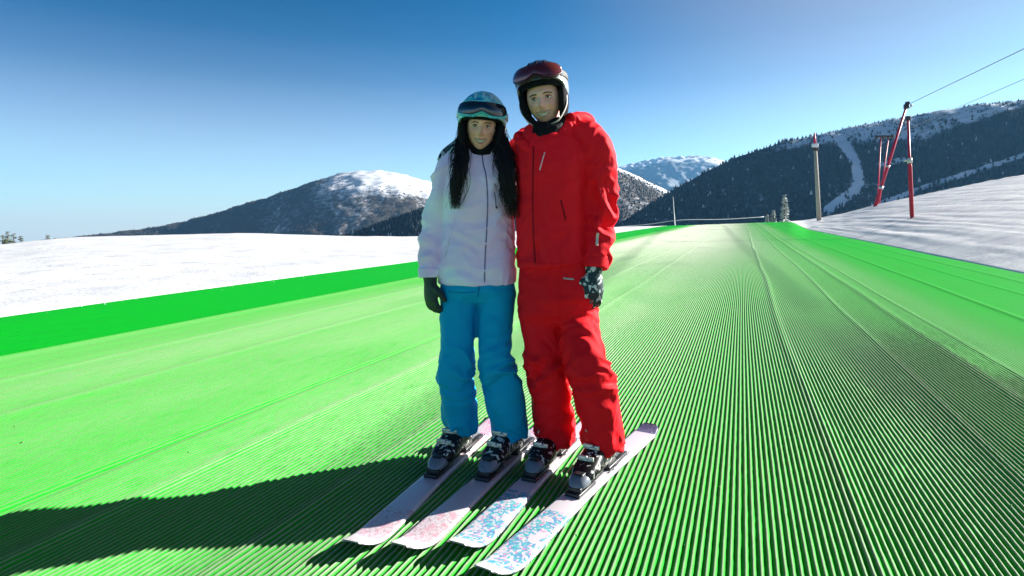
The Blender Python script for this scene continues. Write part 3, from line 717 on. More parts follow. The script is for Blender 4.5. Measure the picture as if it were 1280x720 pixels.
def watercolor(name):
    m = fabric(name, (.74, .74, .82)); nt = m.node_tree; b = nt.nodes['Principled BSDF']; tc = [n for n in nt.nodes if n.type == 'TEX_COORD'][0]
    n = nd(nt, 'ShaderNodeTexNoise', i_Scale=3.2, i_Detail=2.0, i_Distortion=.6); nt.links.new(tc.outputs['Object'], n.inputs['Vector'])
    r = ramp(nt, [(.30, (.86, .88, .93)), (.40, (.93, .86, .95)), (.50, (.88, .66, .93)), (.62, (.95, .68, .88)), (.78, (.92, .88, .94))], n.outputs['Fac'])
    nt.links.new(r.outputs[0], b.inputs['Base Color']); return m
M_wj = watercolor('watercolour_fabric')
def speckle(name, base, spots, scale, thr, rough=.6):
    m = mat(name, base, rough, spec=.35); nt = m.node_tree; b = nt.nodes['Principled BSDF']; tc = [n for n in nt.nodes if n.type == 'TEX_COORD'][0]
    n = nd(nt, 'ShaderNodeTexNoise', i_Scale=scale, i_Detail=2.0, i_Roughness=.5); nt.links.new(tc.outputs['Object'], n.inputs['Vector'])
    r = ramp(nt, [(.0, base), (thr, base), (thr+.03, spots), (1, spots)], n.outputs['Fac']); nt.links.new(r.outputs[0], b.inputs['Base Color'])
    return m
M_gl_m = speckle('printed_glove', (.016, .04, .05), (.62, .66, .64), 45, .53); M_gl_w = mat('dark_green_glove', (.008, .03, .022), .6, bump=(60, .3, .003))
M_boot = speckle('boot_shell', (.009, .009, .010), (.62, .61, .56), 52, .585, .35); M_buckle = mat('boot_buckle', (.62, .60, .54), .35, .5)
M_sole = mat('boot_sole', (.03, .03, .03), .7)

def cloth_fold(me, amp_fn, freq=(7, 7, 16), warp=.12, seed=0., ridge=True):
    V = getV(me); N = getN(me)
    wx = warp*noise3(V[:, 0]*5+seed, V[:, 1]*5, V[:, 2]*5); wz = warp*noise3(V[:, 0]*4, V[:, 1]*4+seed, V[:, 2]*4+9)
    q = noise3((V[:, 0]+wx)*freq[0]+seed, (V[:, 1])*freq[1], (V[:, 2]+wz)*freq[2])
    q2 = noise3((V[:, 0]+wx)*freq[0]*2.2+seed+7, V[:, 1]*freq[1]*2.2, (V[:, 2]+wz*.7)*freq[2]*1.8)
    f = (1-2.4*np.abs(q))*.7+(.5-1.2*np.abs(q2))*.45 if ridge else q
    a = amp_fn(V); f = f-f.mean()-.08
    setV(me, V+N*(f*a)[:, None]); return me
def cast(bvh, px, py, off=.003, Y0=1.2):
    """point on a garment seen at photo pixel px,py"""
    o = Vector((0, 0, HC)); d = Vector(P(px, py, 1.0))-o; d.normalize()
    hit = bvh.ray_cast(o, d)
    if hit[0] is None: return None
    n = hit[1]
    if n.dot(d) > 0: n = -n
    return np.array(hit[0]+n*off), np.array(n)
def bvh_of(me, off=(0, 0, 0)):
    V = getV(me)+np.array(off); return BVHTree.FromPolygons([tuple(v) for v in V], [tuple(p.vertices) for p in me.polygons])
def seam(mb, bvh, pts, r=.003, flat=1.0, sub=10, off=.0):
    pts = np.asarray(pts, float); k = len(pts); pts = cr(pts, np.linspace(0, k-1, (k-1)*sub+1))
    out = []; 
    for p in pts:
        h = cast(bvh, p[0], p[1], off)
        if h is not None: out.append(h[0])
    if len(out) > 2:
        out = np.array(out)
        if len(out) > 5:
            kk = np.array([.25, .5, .25]); o2 = out.copy()
            for c in range(3): o2[1:-1, c] = np.convolve(out[:, c], kk, 'valid')
            out = o2
        mb.tube(out, [(r, r*flat)]*len(out), n=8)
def head_mesh(scale=(1, 1, 1), smile=1.0):
    """local: +x image right, -y face, z up, origin between the ears at eye height"""
    n, m = 120, 96; th = np.linspace(0, 2*PI, n, endpoint=False); ph = np.linspace(-PI/2+.02, PI/2-.02, m)
    TH, PH = np.meshgrid(th, ph)
    x = .073*np.cos(PH)*np.sin(TH); y = -.092*np.cos(PH)*np.cos(TH); z = .118*np.sin(PH)+.005
    lo = sst(-z, .02, .12)
    x = x*(1-.26*lo**1.3); y = np.where(y > 0, y*(1-.35*lo), y*(1-.02*lo))
    z = np.where((y < 0), z-.010*lo, z)
    fr = sst(-y, .02, .07)
    def g(cx, cz, sx, sz): return np.exp(-((x-cx)/sx)**2-((z-cz)/sz)**2)
    d = .026*g(0, -.038, .0095, .012)+.014*g(0, -.018, .0075, .024)+.006*g(.013, -.043, .007, .006)+.006*g(-.013, -.043, .007, .006)
    d += .006*g(0, .024, .05, .010)-.020*(g(.031, .001, .018, .012)+g(-.031, .001, .018, .012))
    d += .010*(g(.038, -.034, .016, .014)+g(-.038, -.034, .016, .014))
    d += .006*g(0, -.066, .022, .006)+.006*g(0, -.083, .018, .006)-.005*g(0, -.0745, .022, .0045)+.009*g(0, -.104, .018, .012)
    d -= .006*(g(.033, -.064, .006, .014)+g(-.033, -.064, .006, .014))+.004*(g(.022, -.048, .005, .008)+g(-.022, -.048, .005, .008))
    y = y-d*fr
    V = np.stack([x, y, z], -1).reshape(-1, 3)*np.array(scale)
    Fc = [tuple(f) for f in grid_faces(m, n, True)]; Fc += [tuple(range(n-1, -1, -1)), tuple((m-1)*n+k for k in range(n))]
    return V, Fc
def xform(R, o):
    Rm = np.array(R); o = np.asarray(o, float)
    return lambda V: np.asarray(V)@Rm.T+o
def rot(yaw, roll, pitch=0.):
    """yaw>0 turns face to image left; roll>0 leans the crown to image left; pitch>0 looks down"""
    return np.array(Matrix.Rotation(-yaw, 3, 'Z') @ Matrix.Rotation(-roll, 3, 'Y') @ Matrix.Rotation(pitch, 3, 'X'))
def Q(px, py, Y, r=None):
    return P(px, py, Y)
def limb(mb, rows, n=18, sub=4, ref=(1, 0, 0), power=2.0, yaw=0., cap=True, dscale=1.0):
    """rows: (px, py, Y, half-width px, depth factor or half-depth m)"""
    pts = [P(r[0], r[1], r[2]) for r in rows]; R = []
    for r in rows:
        hw = r[3]/F*r[2]; R.append((hw, r[4]*hw if r[4] > .45 else r[4]))
    return mb.tube(pts, R, n=n, sub=sub, ref=ref, power=power, yaw=yaw, cap=cap)

def make_person(spec):
    root_loc = spec['loc']
    # ---- body: one continuous surface
    mb = MB()
    Hx = xform(rot(*spec['head_rot']), spec['head_c'])
    hv, hf = head_mesh(spec['head_s']); mb.add(Hx(hv), hf)
    for rows, kw in spec['body']: limb(mb, rows, **kw)
    me = remesh(mb.mesh('person'), .0029, 1, .2)
    V = getV(me); iv = (V-np.array(spec['head_c']))@np.array(rot(*spec['head_rot'])); iv = iv/np.array(spec['head_s'])
    cen = np.empty(len(me.polygons)*3, np.float32); me.polygons.foreach_get('center', cen); cen = cen.reshape(-1, 3).astype(float)
    c = (cen-np.array(spec['head_c']))@np.array(rot(*spec['head_rot'])); c = c/np.array(spec['head_s'])
    idx = np.full(len(c), 0, np.int32)
    front = c[:, 1] < -.03
    x, z = c[:, 0], c[:, 2]
    curve = z-(-.0745+smile_curve(x))
    idx[front & (np.abs(x) < .034) & (np.abs(curve) < .0135*(1-(x/.035)**2))] = 1
    idx[front & (np.abs(x) < .029) & (np.abs(curve-.0005) < .0060*(1-(x/.030)**2))] = 2
    bx = np.abs(x)-.033
    idx[front & (np.abs(bx) < .018) & (np.abs(z-.0195-(-12*bx*bx)) < .0030)] = 3
    idx[c[:, 2] < -.135] = 4
    me.polygons.foreach_set('material_index', idx)
    fl = np.exp(-((np.abs(iv[:, 0])-.040)/.018)**2-((iv[:, 2]+.036)/.020)**2)+.9*np.exp(-(iv[:, 0]/.013)**2-((iv[:, 2]+.040)/.014)**2)+.5*np.exp(-(iv[:, 0]/.02)**2-((iv[:, 2]+.10)/.012)**2)
    attr(me, 'flush', fl*(iv[:, 1] < 0)+.25*noise3(iv[:, 0]*60, iv[:, 1]*60, iv[:, 2]*60))
    st = sst(-iv[:, 2], .045, .075)*(1-np.exp(-(iv[:, 0]/.022)**2-((iv[:, 2]+.074)/.009)**2))+np.exp(-(iv[:, 0]/.020)**2-((iv[:, 2]+.058)/.006)**2)
    attr(me, 'beard', st*spec.get('beard', 0))
    body = link('person', me, [spec['skin'], M_lip, M_teeth, M_brow, M_blk], loc=root_loc, label=spec['label'], cat='person')
    # eyes
    for sx in (-1, 1):
        eb = MB(); eb.ball((sx*.031, -.0660, .0), (.0135, .0125, .0050), 20, 12); eb.xf(lambda v: Hx(v*np.array(spec['head_s']))); e = eb.build('eye', M_eyew, body)
        ib = MB(); ib.ball((sx*.031-.001, -.0770, -.0004), (.0050, .0030, .0046), 16, 8); ib.xf(lambda v: Hx(v*np.array(spec['head_s']))); ib.build('iris', M_iris, e)
        lb = MB(); lb.tube([(sx*.031-.0155, -.070, .001), (sx*.031-.007, -.0785, .0060), (sx*.031+.006, -.0785, .0060), (sx*.031+.0155, -.068, .001)], [.0012, .0018, .0018, .0012], n=8, sub=5); lb.xf(lambda v: Hx(v*np.array(spec['head_s']))); lb.build('eyelid', M_brow, e)
    return body, Hx
def smile_curve(x): return .010*(np.abs(x)/.026)**2

def glove(mb, wrist, hand_dir, palm_n, L=.20, curl=.5, spread=.12, thumb_side=1, fat=1.0):
    """gauntlet glove: palm plus four separate bent fingers and a thumb"""
    d = np.array(hand_dir, float); d /= np.linalg.norm(d); n = np.array(palm_n, float); n -= d*n.dot(d); n /= np.linalg.norm(n)
    s = np.cross(d, n)*thumb_side; w = np.array(wrist, float)
    mb.tube([w-d*.03, w, w+d*.035, w+d*.075, w+d*.100], [(.038*fat, .032*fat), (.035*fat, .026*fat), (.044*fat, .024*fat), (.049*fat, .021*fat), (.044*fat, .016*fat)], n=20, sub=4, ref=s)
    for k, (o, ln) in enumerate([(.033, .082), (.011, .092), (-.011, .087), (-.032, .070)]):
        a = w+d*.085+s*o*fat; dd = d+s*spread*(o/.033)*.6; dd /= np.linalg.norm(dd)
        p1 = a+dd*ln*.40+n*ln*.12*curl; c1 = dd*math.cos(curl*.9)+n*math.sin(curl*.9); p2 = p1+c1*ln*.34
        c2 = dd*math.cos(curl*1.8)+n*math.sin(curl*1.8); p3 = p2+c2*ln*.27
        mb.tube([a-dd*.02, a, p1, p2, p3], [.0115*fat, .0125*fat, .0122*fat, .0115*fat, .0085*fat], n=12, sub=3)
    a = w+d*.030+s*.034*fat; t1 = d*.62+s*.72+n*.25; t1 /= np.linalg.norm(t1); t2 = d*.88+s*.30+n*.42; t2 /= np.linalg.norm(t2)
    mb.tube([a-t1*.02, a, a+t1*.035, a+t1*.035+t2*.032, a+t1*.035+t2*.055], [.015*fat, .0165*fat, .0145*fat, .0125*fat, .009*fat], n=12, sub=3)

def boot(person, ankle, deg, sole_z, lean=.10, mt=M_boot):
    """alpine ski boot: local x side, y towards the HEEL, z up; origin under the ankle"""
    fr = frame(deg, (ankle[0], ankle[1], sole_z))
    mb = MB()   # lower shell
    mb.tube([(0, -.218, .022), (0, -.205, .032), (0, -.17, .043), (0, -.12, .054), (0, -.07, .066), (0, -.02, .078), (0, .04, .080), (0, .085, .070), (0, .102, .050)],
            [(.022, .014), (.038, .024), (.048, .033), (.050, .044), (.048, .056), (.046, .068), (.047, .072), (.044, .062), (.028, .036)], n=24, sub=4, power=2.5)
    # cuff
    lx = lean
    mb.tube([(0, .035, .08), (0, .028, .13), (0, .010, .19), (0, -.010, .25), (0, -.026, .30)], [(.046, .068), (.052, .070), (.058, .070), (.064, .074), (.062, .072)], n=24, sub=4, ref=(1, 0, 0), power=2.2)
    me = remesh(mb.mesh('b'), .005, 3, .5)
    V = getV(me); V[:, 0] *= 1.12; me_v = fr(V); setV(me, me_v)
    b = link('boot', me, mt, person)
    mb = MB(); mb.box((0, -.130, .011), (.035, .088, .011), bev=.006); mb.box((0, .060, .011), (.034, .046, .011), bev=.006); mb.box((0, -.03, .020), (.03, .14, .008), bev=.004); mb.xf(fr); mb.build('sole', M_sole, b)
    for (yy_, zz_, wv) in ((-.145, .082, .046), (-.085, .112, .048), (-.055, .175, .058), (-.068, .232, .064)):
        q = MB(); 
        q.tube([(-wv-.003, yy_+.075, zz_-.035), (-wv*.92, yy_+.028, zz_-.012), (-wv*.45, yy_-.006, zz_+.006), (wv*.2, yy_-.012, zz_+.009), (wv*.85, yy_+.020, zz_-.008)], [(.007, .003)]*5, n=8, sub=4, ref=(0, .4, 1))
        q.box((-wv*.35, yy_-.008, zz_+.012), (.022, .006, .011), bev=.003); q.box((wv*.45, yy_-.004, zz_+.010), (.012, .005, .009), bev=.003)
        q.xf(fr); q.build('buckle', M_buckle, b)
    q = MB(); q.tube([(.064*math.cos(a), -.026+.074*math.sin(a), .275) for a in np.linspace(0, 2*PI, 25)], [(.004, .017)]*25, n=8, cap=False, ref=(1, 0, 0)); q.xf(fr); q.build('power_strap', M_blk, b)
    return b

def strands(mb, guides, N, w=.0018, jitter=.013, seed=0, wave=.013):
    rg = np.random.default_rng(seed)
    for i in range(N):
        g = np.array(guides, float); u = rg.random(2)*2-1
        # guides: rows of (point, half-spread vector x, half-spread depth)
        pts = []
        ph = rg.random()*1.1+1.3*round(u[0]*1.5); fr = 22+rg.random()*5
        cut = 1-.5*rg.random()**1.3
        for k, row in enumerate(g):
            c = row[:3]+np.array([u[0]*row[3], u[1]*row[4], 0]); pts.append(c)
        pts = cr(np.array(pts), np.linspace(0, (len(pts)-1)*cut, 22))
        pts[:, 0] += wave*np.sin(pts[:, 2]*fr+ph)*np.linspace(.2, 1, 22)+jitter*(rg.random()-.5)
        pts[:, 1] += wave*np.cos(pts[:, 2]*fr*.8+ph)*np.linspace(.2, 1, 22)
        mb.tube(pts, list(np.concatenate([np.full(16, w), np.linspace(w, w*.25, 6)])), n=5)

def helmet(parent, Hx, R, mats, kind):
    """shell = part ellipsoid with thickness, ear pads, goggles, strap"""
    n, m = 64, 40
    th = np.linspace(0, 2*PI, n, endpoint=False); rx, ry, rz = R['r']; cz = R['cz']; cy = R['cy']
    rows = []
    ph = np.linspace(PI/2-.01, -.95, m)
    def rim(t):     # lowest latitude by bearing: high over the brow, low at ears and nape
        c = -np.cos(t)    # -1 front ... 1 back ; t=0 is the face
        return np.interp(c, [-1, -.75, -.45, -.1, .4, 1], [R['brow'], R['brow'], R['side0'], R['side1'], -.62, -.60])
    TH = np.tile(th, (m, 1)); low = rim(th); PH = PI/2-.01+(low-(PI/2-.01))[None, :]*np.linspace(0, 1, m)[:, None]
    ex = 1+.012*np.sin(TH*2)**2
    def shell(s_):
        x = s_*rx*np.cos(PH)*np.sin(TH)*ex; y = cy-s_*ry*np.cos(PH)*np.cos(TH); z = cz+s_*rz*np.sin(PH)
        return np.stack([x, y, z], -1).reshape(-1, 3)
    V = np.concatenate([shell(1.0), shell(.90)]); F1 = grid_faces(m, n, True); k = m*n
    Fc = [tuple(f) for f in F1]+[tuple(int(a)+k for a in f[::-1]) for f in F1]
    for j in range(n):
        j2 = (j+1) % n; Fc.append(((m-1)*n+j, (m-1)*n+j2, k+(m-1)*n+j2, k+(m-1)*n+j))
    Fc.append(tuple(range(n-1, -1, -1))); Fc.append(tuple(k+q for q in range(n)))
    me = mesh_np('helmet', Hx(V), Fc)
    h = link('helmet', me, mats['shell'], parent)
    if len(mats['shell']) > 1 if isinstance(mats['shell'], list) else False:
        cen = np.array([np.mean(V[list(p.vertices)], 0) for p in me.polygons])
        fn = mats['split']; me.polygons.foreach_set('material_index', fn(cen).astype(np.int32))
    # padded inner liner, showing as a dark band under the brow
    lowl = np.maximum(low-R.get('lin', .20), -1.0); PL = PI/2-.01+(lowl-(PI/2-.01))[None, :]*np.linspace(0, 1, m)[:, None]
    def lin(s_):
        return np.stack([s_*rx*np.cos(PL)*np.sin(TH), cy-s_*ry*np.cos(PL)*np.cos(TH), cz+s_*rz*np.sin(PL)], -1).reshape(-1, 3)
    VL = np.concatenate([lin(.895), lin(.80)]); link('liner', mesh_np('liner', Hx(VL), [tuple(q) for q in Fc]), mats['pad'], h)
    # ear pads
    for sx in (-1, 1):
        mb = MB(); mb.tube([(sx*rx*.80, cy-.014, cz-.03), (sx*rx*.76, cy-.022, cz-.075), (sx*rx*.70, cy-.030, cz-.120), (sx*rx*.60, cy-.036, cz-.150)], [(.018, .056), (.020, .060), (.018, .050), (.012, .030)], n=18, sub=4, ref=(1, 0, 0), power=2.4)
        mb.xf(Hx); mb.build('ear_pad', mats['pad'], h)
        if R.get('nostrap'): continue
        mb = MB(); mb.tube([(sx*rx*.93, cy-.045, cz-.06), (sx*rx*.86, cy-.060, cz-.11), (sx*rx*.50, -.060, -.112), (0, -.060, -.126)], [(.002, .008)]*4, n=8, sub=5); mb.xf(Hx); mb.build('chin_strap', mats['strap'], h)
    # vents
    mb = MB()
    for sx in (-1, 0, 1):
        q = [(sx*.038+dx, 0, 0) for dx in (0,)]
        pts = []
        for p_ in np.linspace(.75, 1.25, 8):
            x = sx*.036; pts.append((x, cy-ry*1.003*math.cos(p_)*math.sqrt(max(0, 1-(x/rx)**2)), cz+rz*1.003*math.sin(p_)*math.sqrt(max(0, 1-(x/rx)**2))))
        mb.tube(pts, [(.006, .002)]*8, n=8)
    mb.xf(Hx); mb.build('vent', mats['vent'], h)
    # goggles on the front of the shell
    G = R['gog']; gz0, gw, gh, tilt = G['z'], G['w'], G['h'], G['tilt']
    def gsurf(a, b, o):     # a in -1..1 across, b -1..1 up; wraps round the helmet
        aa = a*gw; lat = gz0+b*gh
        x = (rx+o)*np.cos(lat)*np.sin(aa)*1.0; y = cy-(ry+o)*np.cos(lat)*np.cos(aa); z = cz+(rz+o)*np.sin(lat)
        return np.stack([x, y, z], -1)
    na = 49; A_ = np.linspace(-1, 1, na)
    topb = np.sqrt(np.clip(1-np.abs(A_)**5, 0, 1))**.8
    nose = .55*np.exp(-(A_/.20)**2)
    botb = -np.sqrt(np.clip(1-np.abs(A_)**3.5, 0, 1))**.8+nose
    nb = 13
    def patch(grow, o, bul):
        rowsv = []
        for i in range(nb):
            f = i/(nb-1); b_ = botb*grow*(1-f)+topb*grow*f
            rowsv.append(gsurf(A_*(1+(grow-1)*.35), b_, o+bul*np.sin(PI*f)*(1-A_**4)))
        return np.concatenate(rowsv)
    Fg = grid_faces(nb, na)
    def solid(grow, o0, o1, bul):
        V0 = patch(grow, o0, 0); V1 = patch(grow, o1, bul); k = nb*na
        Fc = [tuple(f) for f in Fg]+[tuple(int(q)+k for q in f[::-1]) for f in Fg]
        bd = [i for i in range(na)]+[r*na+na-1 for r in range(1, nb)]+[(nb-1)*na+i for i in range(na-2, -1, -1)]+[r*na for r in range(nb-2, 0, -1)]
        for i in range(len(bd)):
            a, b_ = bd[i], bd[(i+1) % len(bd)]; Fc.append((a, b_, b_+k, a+k))
        return np.concatenate([V0, V1]), Fc
    V, Fc = solid(1.0, .000, .022, .004); g = link('goggles', mesh_np('goggles', Hx(V), Fc), mats['gframe'], parent)
    V, Fc = solid(G.get('lens', .80), .020, .0275, .006); link('lens', mesh_np('lens', Hx(V), Fc), mats['lens'], g)
    st = []
    for a in np.linspace(gw*.93, 2*PI-gw*.93, 50):
        lat = gz0-.10+.12*math.cos(a); o = .004
        st.append(((rx+o)*math.cos(lat)*math.sin(a), cy-(ry+o)*math.cos(lat)*math.cos(a), cz+(rz+o)*math.sin(lat)))
    mb = MB(); mb.tube(st, [(.0030, .017)]*50, n=8, ref=(1, 0, 0)); mb.xf(Hx); mb.build('strap', mats['gstrap'], g)
    return h

M_lens_red = mat('red_mirror_lens', (.16, .012, .012), .08, .55, coat=1.0); M_lens_dark = mat('dark_blue_lens', (.006, .018, .035), .06, .3, coat=1.0)
M_teal = mat('teal_frame', (.10, .66, .74), .35, var=(30, .5)); M_white = mat('white_shell', (.30, .30, .29), .25, coat=.6); M_navy = mat('dark_shell', (.015, .022, .05), .22, coat=.7)
M_pad = mat('ear_pad_cloth', (.009, .009, .011), .85, spec=.1, bump=(80, .4, .003)); M_strap = mat('strap_cloth', (.05, .05, .05), .7); M_paleb = mat('pale_frame', (.55, .50, .46), .35)
def helm_blue():
    m = mat('blue_helmet_print', (.04, .3, .42), .28, coat=.6); nt = m.node_tree; b = nt.nodes['Principled BSDF']; tc = [n for n in nt.nodes if n.type == 'TEX_COORD'][0]
    n = nd(nt, 'ShaderNodeTexNoise', i_Scale=26.0, i_Detail=2.0, i_Distortion=1.0); nt.links.new(tc.outputs['Object'], n.inputs['Vector'])
    at = nd(nt, 'ShaderNodeAttribute', attribute_name='low'); a = nd(nt, 'ShaderNodeMath', operation='MULTIPLY_ADD', i_1=.35); nt.links.new(at.outputs['Fac'], a.inputs[0]); nt.links.new(n.outputs['Fac'], a.inputs[2])
    r = ramp(nt, [(.30, (.006, .15, .30)), (.48, (.012, .34, .52)), (.62, (.05, .60, .68)), (.78, (.45, .70, .70)), (.9, (.70, .80, .76))], a.outputs[0]); nt.links.new(r.outputs[0], b.inputs['Base Color']); return m
M_helmw = helm_blue()

# =================================================== MAN
YM = 2.90
mh_c = P(680, 127, 2.88); mh_c[2] -= .0
man_spec = dict(loc=(.30, 2.86, 0), label='man in red ski jacket and red trousers with dark helmet and red-lensed goggles', skin=M_skin_m, beard=1.0,
    head_c=tuple(mh_c+np.array([0, .0, .005])), head_rot=(math.radians(14), math.radians(9), math.radians(2)), head_s=(1.06, 1.0, 1.0),
    body=[([(684, 135, 2.92, 15, .9), (690, 158, 2.93, 15, .95), (695, 176, 2.93, 24, .10), (698, 185, 2.92, 40, .11), (690, 215, 2.90, 38, .11), (689, 260, 2.90, 33, .10), (689, 300, 2.90, 33, .10), (692, 350, 2.90, 38, .11), (694, 385, 2.90, 36, .10)], dict(n=28)),
          ([(728, 172, 2.89, 11, .9), (740, 190, 2.88, 13, 1), (747, 230, 2.89, 12, 1), (748, 265, 2.91, 10, 1), (746, 300, 2.87, 9.5, 1), (743, 335, 2.82, 7, .8), (741, 350, 2.80, 8, .7)], dict()),
          ([(668, 176, 2.92, 11, .9), (655, 184, 2.98, 12, 1), (635, 196, 3.10, 11, 1), (610, 199, 3.17, 10, 1), (585, 190, 3.15, 8, 1), (575, 184, 3.10, 7, .9)], dict()),
          ([(676, 375, 2.90, 20, 1), (678, 410, 2.88, 19, 1), (683, 450, 2.84, 15, 1), (688, 500, 2.88, 13, 1), (691, 545, 2.93, 9, 1), (690, 556, 2.93, 10, 1.3)], dict()),
          ([(712, 375, 2.88, 20, 1), (722, 410, 2.83, 19, 1), (735, 460, 2.74, 15, 1), (746, 510, 2.76, 13, 1), (752, 560, 2.79, 9, 1), (751, 572, 2.79, 10, 1.3)], dict())])
man, MHx = make_person(man_spec)
# trousers
mb = MB()
limb(mb, [(691, 318, 2.90, 41, .125), (694, 345, 2.90, 46, .135), (696, 370, 2.89, 48.5, .145), (697, 395, 2.89, 48, .14), (698, 408, 2.88, 40, .10)], n=36, power=2.3)
limb(mb, [(672, 370, 2.90, 22, 1.2), (673, 400, 2.89, 23.5, 1.15), (678, 430, 2.87, 23.5, 1.1), (683, 455, 2.845, 26, 1.1), (686, 475, 2.86, 25.5, 1.1), (690, 505, 2.89, 25, 1.15), (693, 530, 2.91, 25, 1.15), (693, 549, 2.92, 22.5, 1.2)], n=30, power=2.2)
limb(mb, [(722, 370, 2.88, 23.5, 1.2), (723, 400, 2.86, 25.5, 1.15), (726, 430, 2.80, 25.5, 1.1), (734, 458, 2.74, 26.5, 1.1), (743, 485, 2.745, 26.5, 1.1), (748, 515, 2.77, 26.5, 1.15), (752, 540, 2.785, 26, 1.15), (753, 560, 2.79, 23.5, 1.2)], n=30, power=2.2)
me = remesh(mb.mesh('t'), .0065, 4, .5)
zk = P(0, 462, 2.8)[2]; zb = P(0, 555, 2.85)[2]
cloth_fold(me, lambda V: .008+.030*np.exp(-((V[:, 2]-zk)/.13)**2)+.022*np.exp(-((V[:, 2]-zb)/.10)**2)+.008*np.exp(-((V[:, 2]-.72)/.07)**2), freq=(6, 6, 10), warp=.20, seed=3)
TR = link('trousers', me, M_redt, man); bt = bvh_of(me, man.location)
mb = MB(); seam(mb, bt, [(697, 345), (699, 375), (700, 402)], .0022); mb.build('fly_seam', M_redt, TR)
mb = MB(); seam(mb, bt, [(704, 347.5), (710, 348.5), (717, 349)], .0050, .5, off=.002); mb.build('label_patch', mat('grey_label', (.42, .40, .38), .6), TR)
mb = MB(); seam(mb, bt, [(716, 350), (722, 372), (727, 392)], .0030); mb.build('pocket_zip', M_redj, TR)
# jacket
mb = MB()
limb(mb, [(690, 331, 2.90, 43.5, .15), (689, 318, 2.90, 43, .15), (688, 290, 2.90, 42, .145), (687.5, 255, 2.90, 42, .145), (688, 220, 2.90, 43.5, .15), (691, 195, 2.90, 46, .145), (697, 178, 2.925, 46, .115), (700, 166, 2.95, 38, .09), (698, 157, 2.965, 27, .08)], n=40, power=2.3)
limb(mb, [(716, 170, 2.90, 17, 1.2), (731, 173, 2.89, 20, 1.2), (741, 186, 2.88, 21, 1.2), (746, 205, 2.88, 21.5, 1.15), (748, 230, 2.89, 21.5, 1.1), (748.5, 255, 2.90, 21, 1.1), (748, 280, 2.89, 20.5, 1.05), (747, 303, 2.86, 19.5, 1), (745, 322, 2.835, 18, 1), (743, 334, 2.82, 15.5, 1)], n=28, power=2.1)
limb(mb, [(672, 176, 2.93, 18, 1.0), (658, 184, 2.98, 18, 1.1), (640, 196, 3.08, 17, 1.1), (618, 200, 3.16, 16, 1.1), (594, 195, 3.17, 14, 1.05), (582, 188, 3.135, 12, 1)], n=26)
me = remesh(mb.mesh('j'), .0065, 4, .5)
ze = P(0, 262, 2.9)[2]; zc_ = P(0, 325, 2.9)[2]
def amp_m(V):
    arm = sst(V[:, 0], .33, .375)
    return .009+.030*arm*np.exp(-((V[:, 2]-ze)/.16)**2)+.022*arm*np.exp(-((V[:, 2]-zc_)/.05)**2)+.006*(1-arm)*np.exp(-((V[:, 2]-zc_)/.10)**2)
cloth_fold(me, amp_m, freq=(6.5, 6.5, 10), warp=.16, seed=11)
JK = link('jacket', me, M_redj, man); bj = bvh_of(me, man.location)
mb = MB(); seam(mb, bj, [(667, 183), (666.5, 215), (666, 250), (667, 290), (669, 331)], .0042, .6); mb.build('zipper', fabric('dark_red_trim', (.32, .005, .012)), JK)
mb = MB(); seam(mb, bj, [(672, 186), (671, 240), (671, 290), (673.5, 332)], .0022); seam(mb, bj, [(676, 214), (690, 222), (712, 226), (724, 222)], .0022); seam(mb, bj, [(727, 176), (722, 195), (725, 225), (727, 262), (729, 300), (731, 328)], .0026); mb.build('seam', M_redj, JK)
mb = MB(); seam(mb, bj, [(681, 190), (678, 200), (674.5, 213)], .0032, .6); mb.build('chest_zip', mat('shiny_zip', (.72, .45, .42), .25, .5), JK)
mb = MB(); seam(mb, bj, [(701, 250), (704, 262), (707, 275)], .0036); mb.build('pocket_zip', fabric('dark_trim', (.25, .004, .01)), JK)
mb = MB(); seam(mb, bj, [(747.5, 291), (746.5, 299), (746, 307)], .0062, .5, off=.002); mb.build('sleeve_tag', mat('pale_tag', (.72, .66, .55), .5), JK)
mb = MB(); seam(mb, bj, [(649, 327), (670, 329), (700, 330), (731, 328)], .0030); mb.build('hem', M_redj, JK)
# cuff, collar and hood
mb = MB(); limb(mb, [(745, 322, 2.835, 18.5, 1), (743.5, 331, 2.82, 17, 1), (743, 335, 2.815, 16, 1)], n=26, sub=3); mb.build('cuff', M_redj, JK)
mb = MB()
col_pts = [(646, 171, 2.84, 4), (650, 176, 2.82, 5.5), (657, 183, 2.80, 6.5), (666, 189, 2.79, 6), (677, 187, 2.79, 7), (690, 180, 2.80, 9), (703, 169, 2.83, 11), (713, 156, 2.87, 11)]
mb.tube([P(a, b, c) for a, b, c, r in col_pts], [(r/F*2.85*.75, r/F*2.85) for a, b, c, r in col_pts], n=16, sub=5, ref=(0, 1, 0))
hood = [(712, 150, 2.87, 9), (722, 148, 2.90, 9.5), (733, 152, 2.94, 10), (735, 160, 3.0, 11), (720, 162, 3.06, 13), (695, 162, 3.08, 14), (668, 166, 3.05, 12), (652, 170, 2.96, 8), (647, 172, 2.86, 5)]
mb.tube([P(a, b, c) for a, b, c, r in hood], [r/F*2.9 for a, b, c, r in hood], n=18, sub=5, ref=(0, 0, 1))
me = remesh(mb.mesh('c'), .005, 3, .5); cloth_fold(me, lambda V: .009+0*V[:, 0], freq=(14, 14, 14), seed=5); link('hood_collar', me, M_redj, JK)
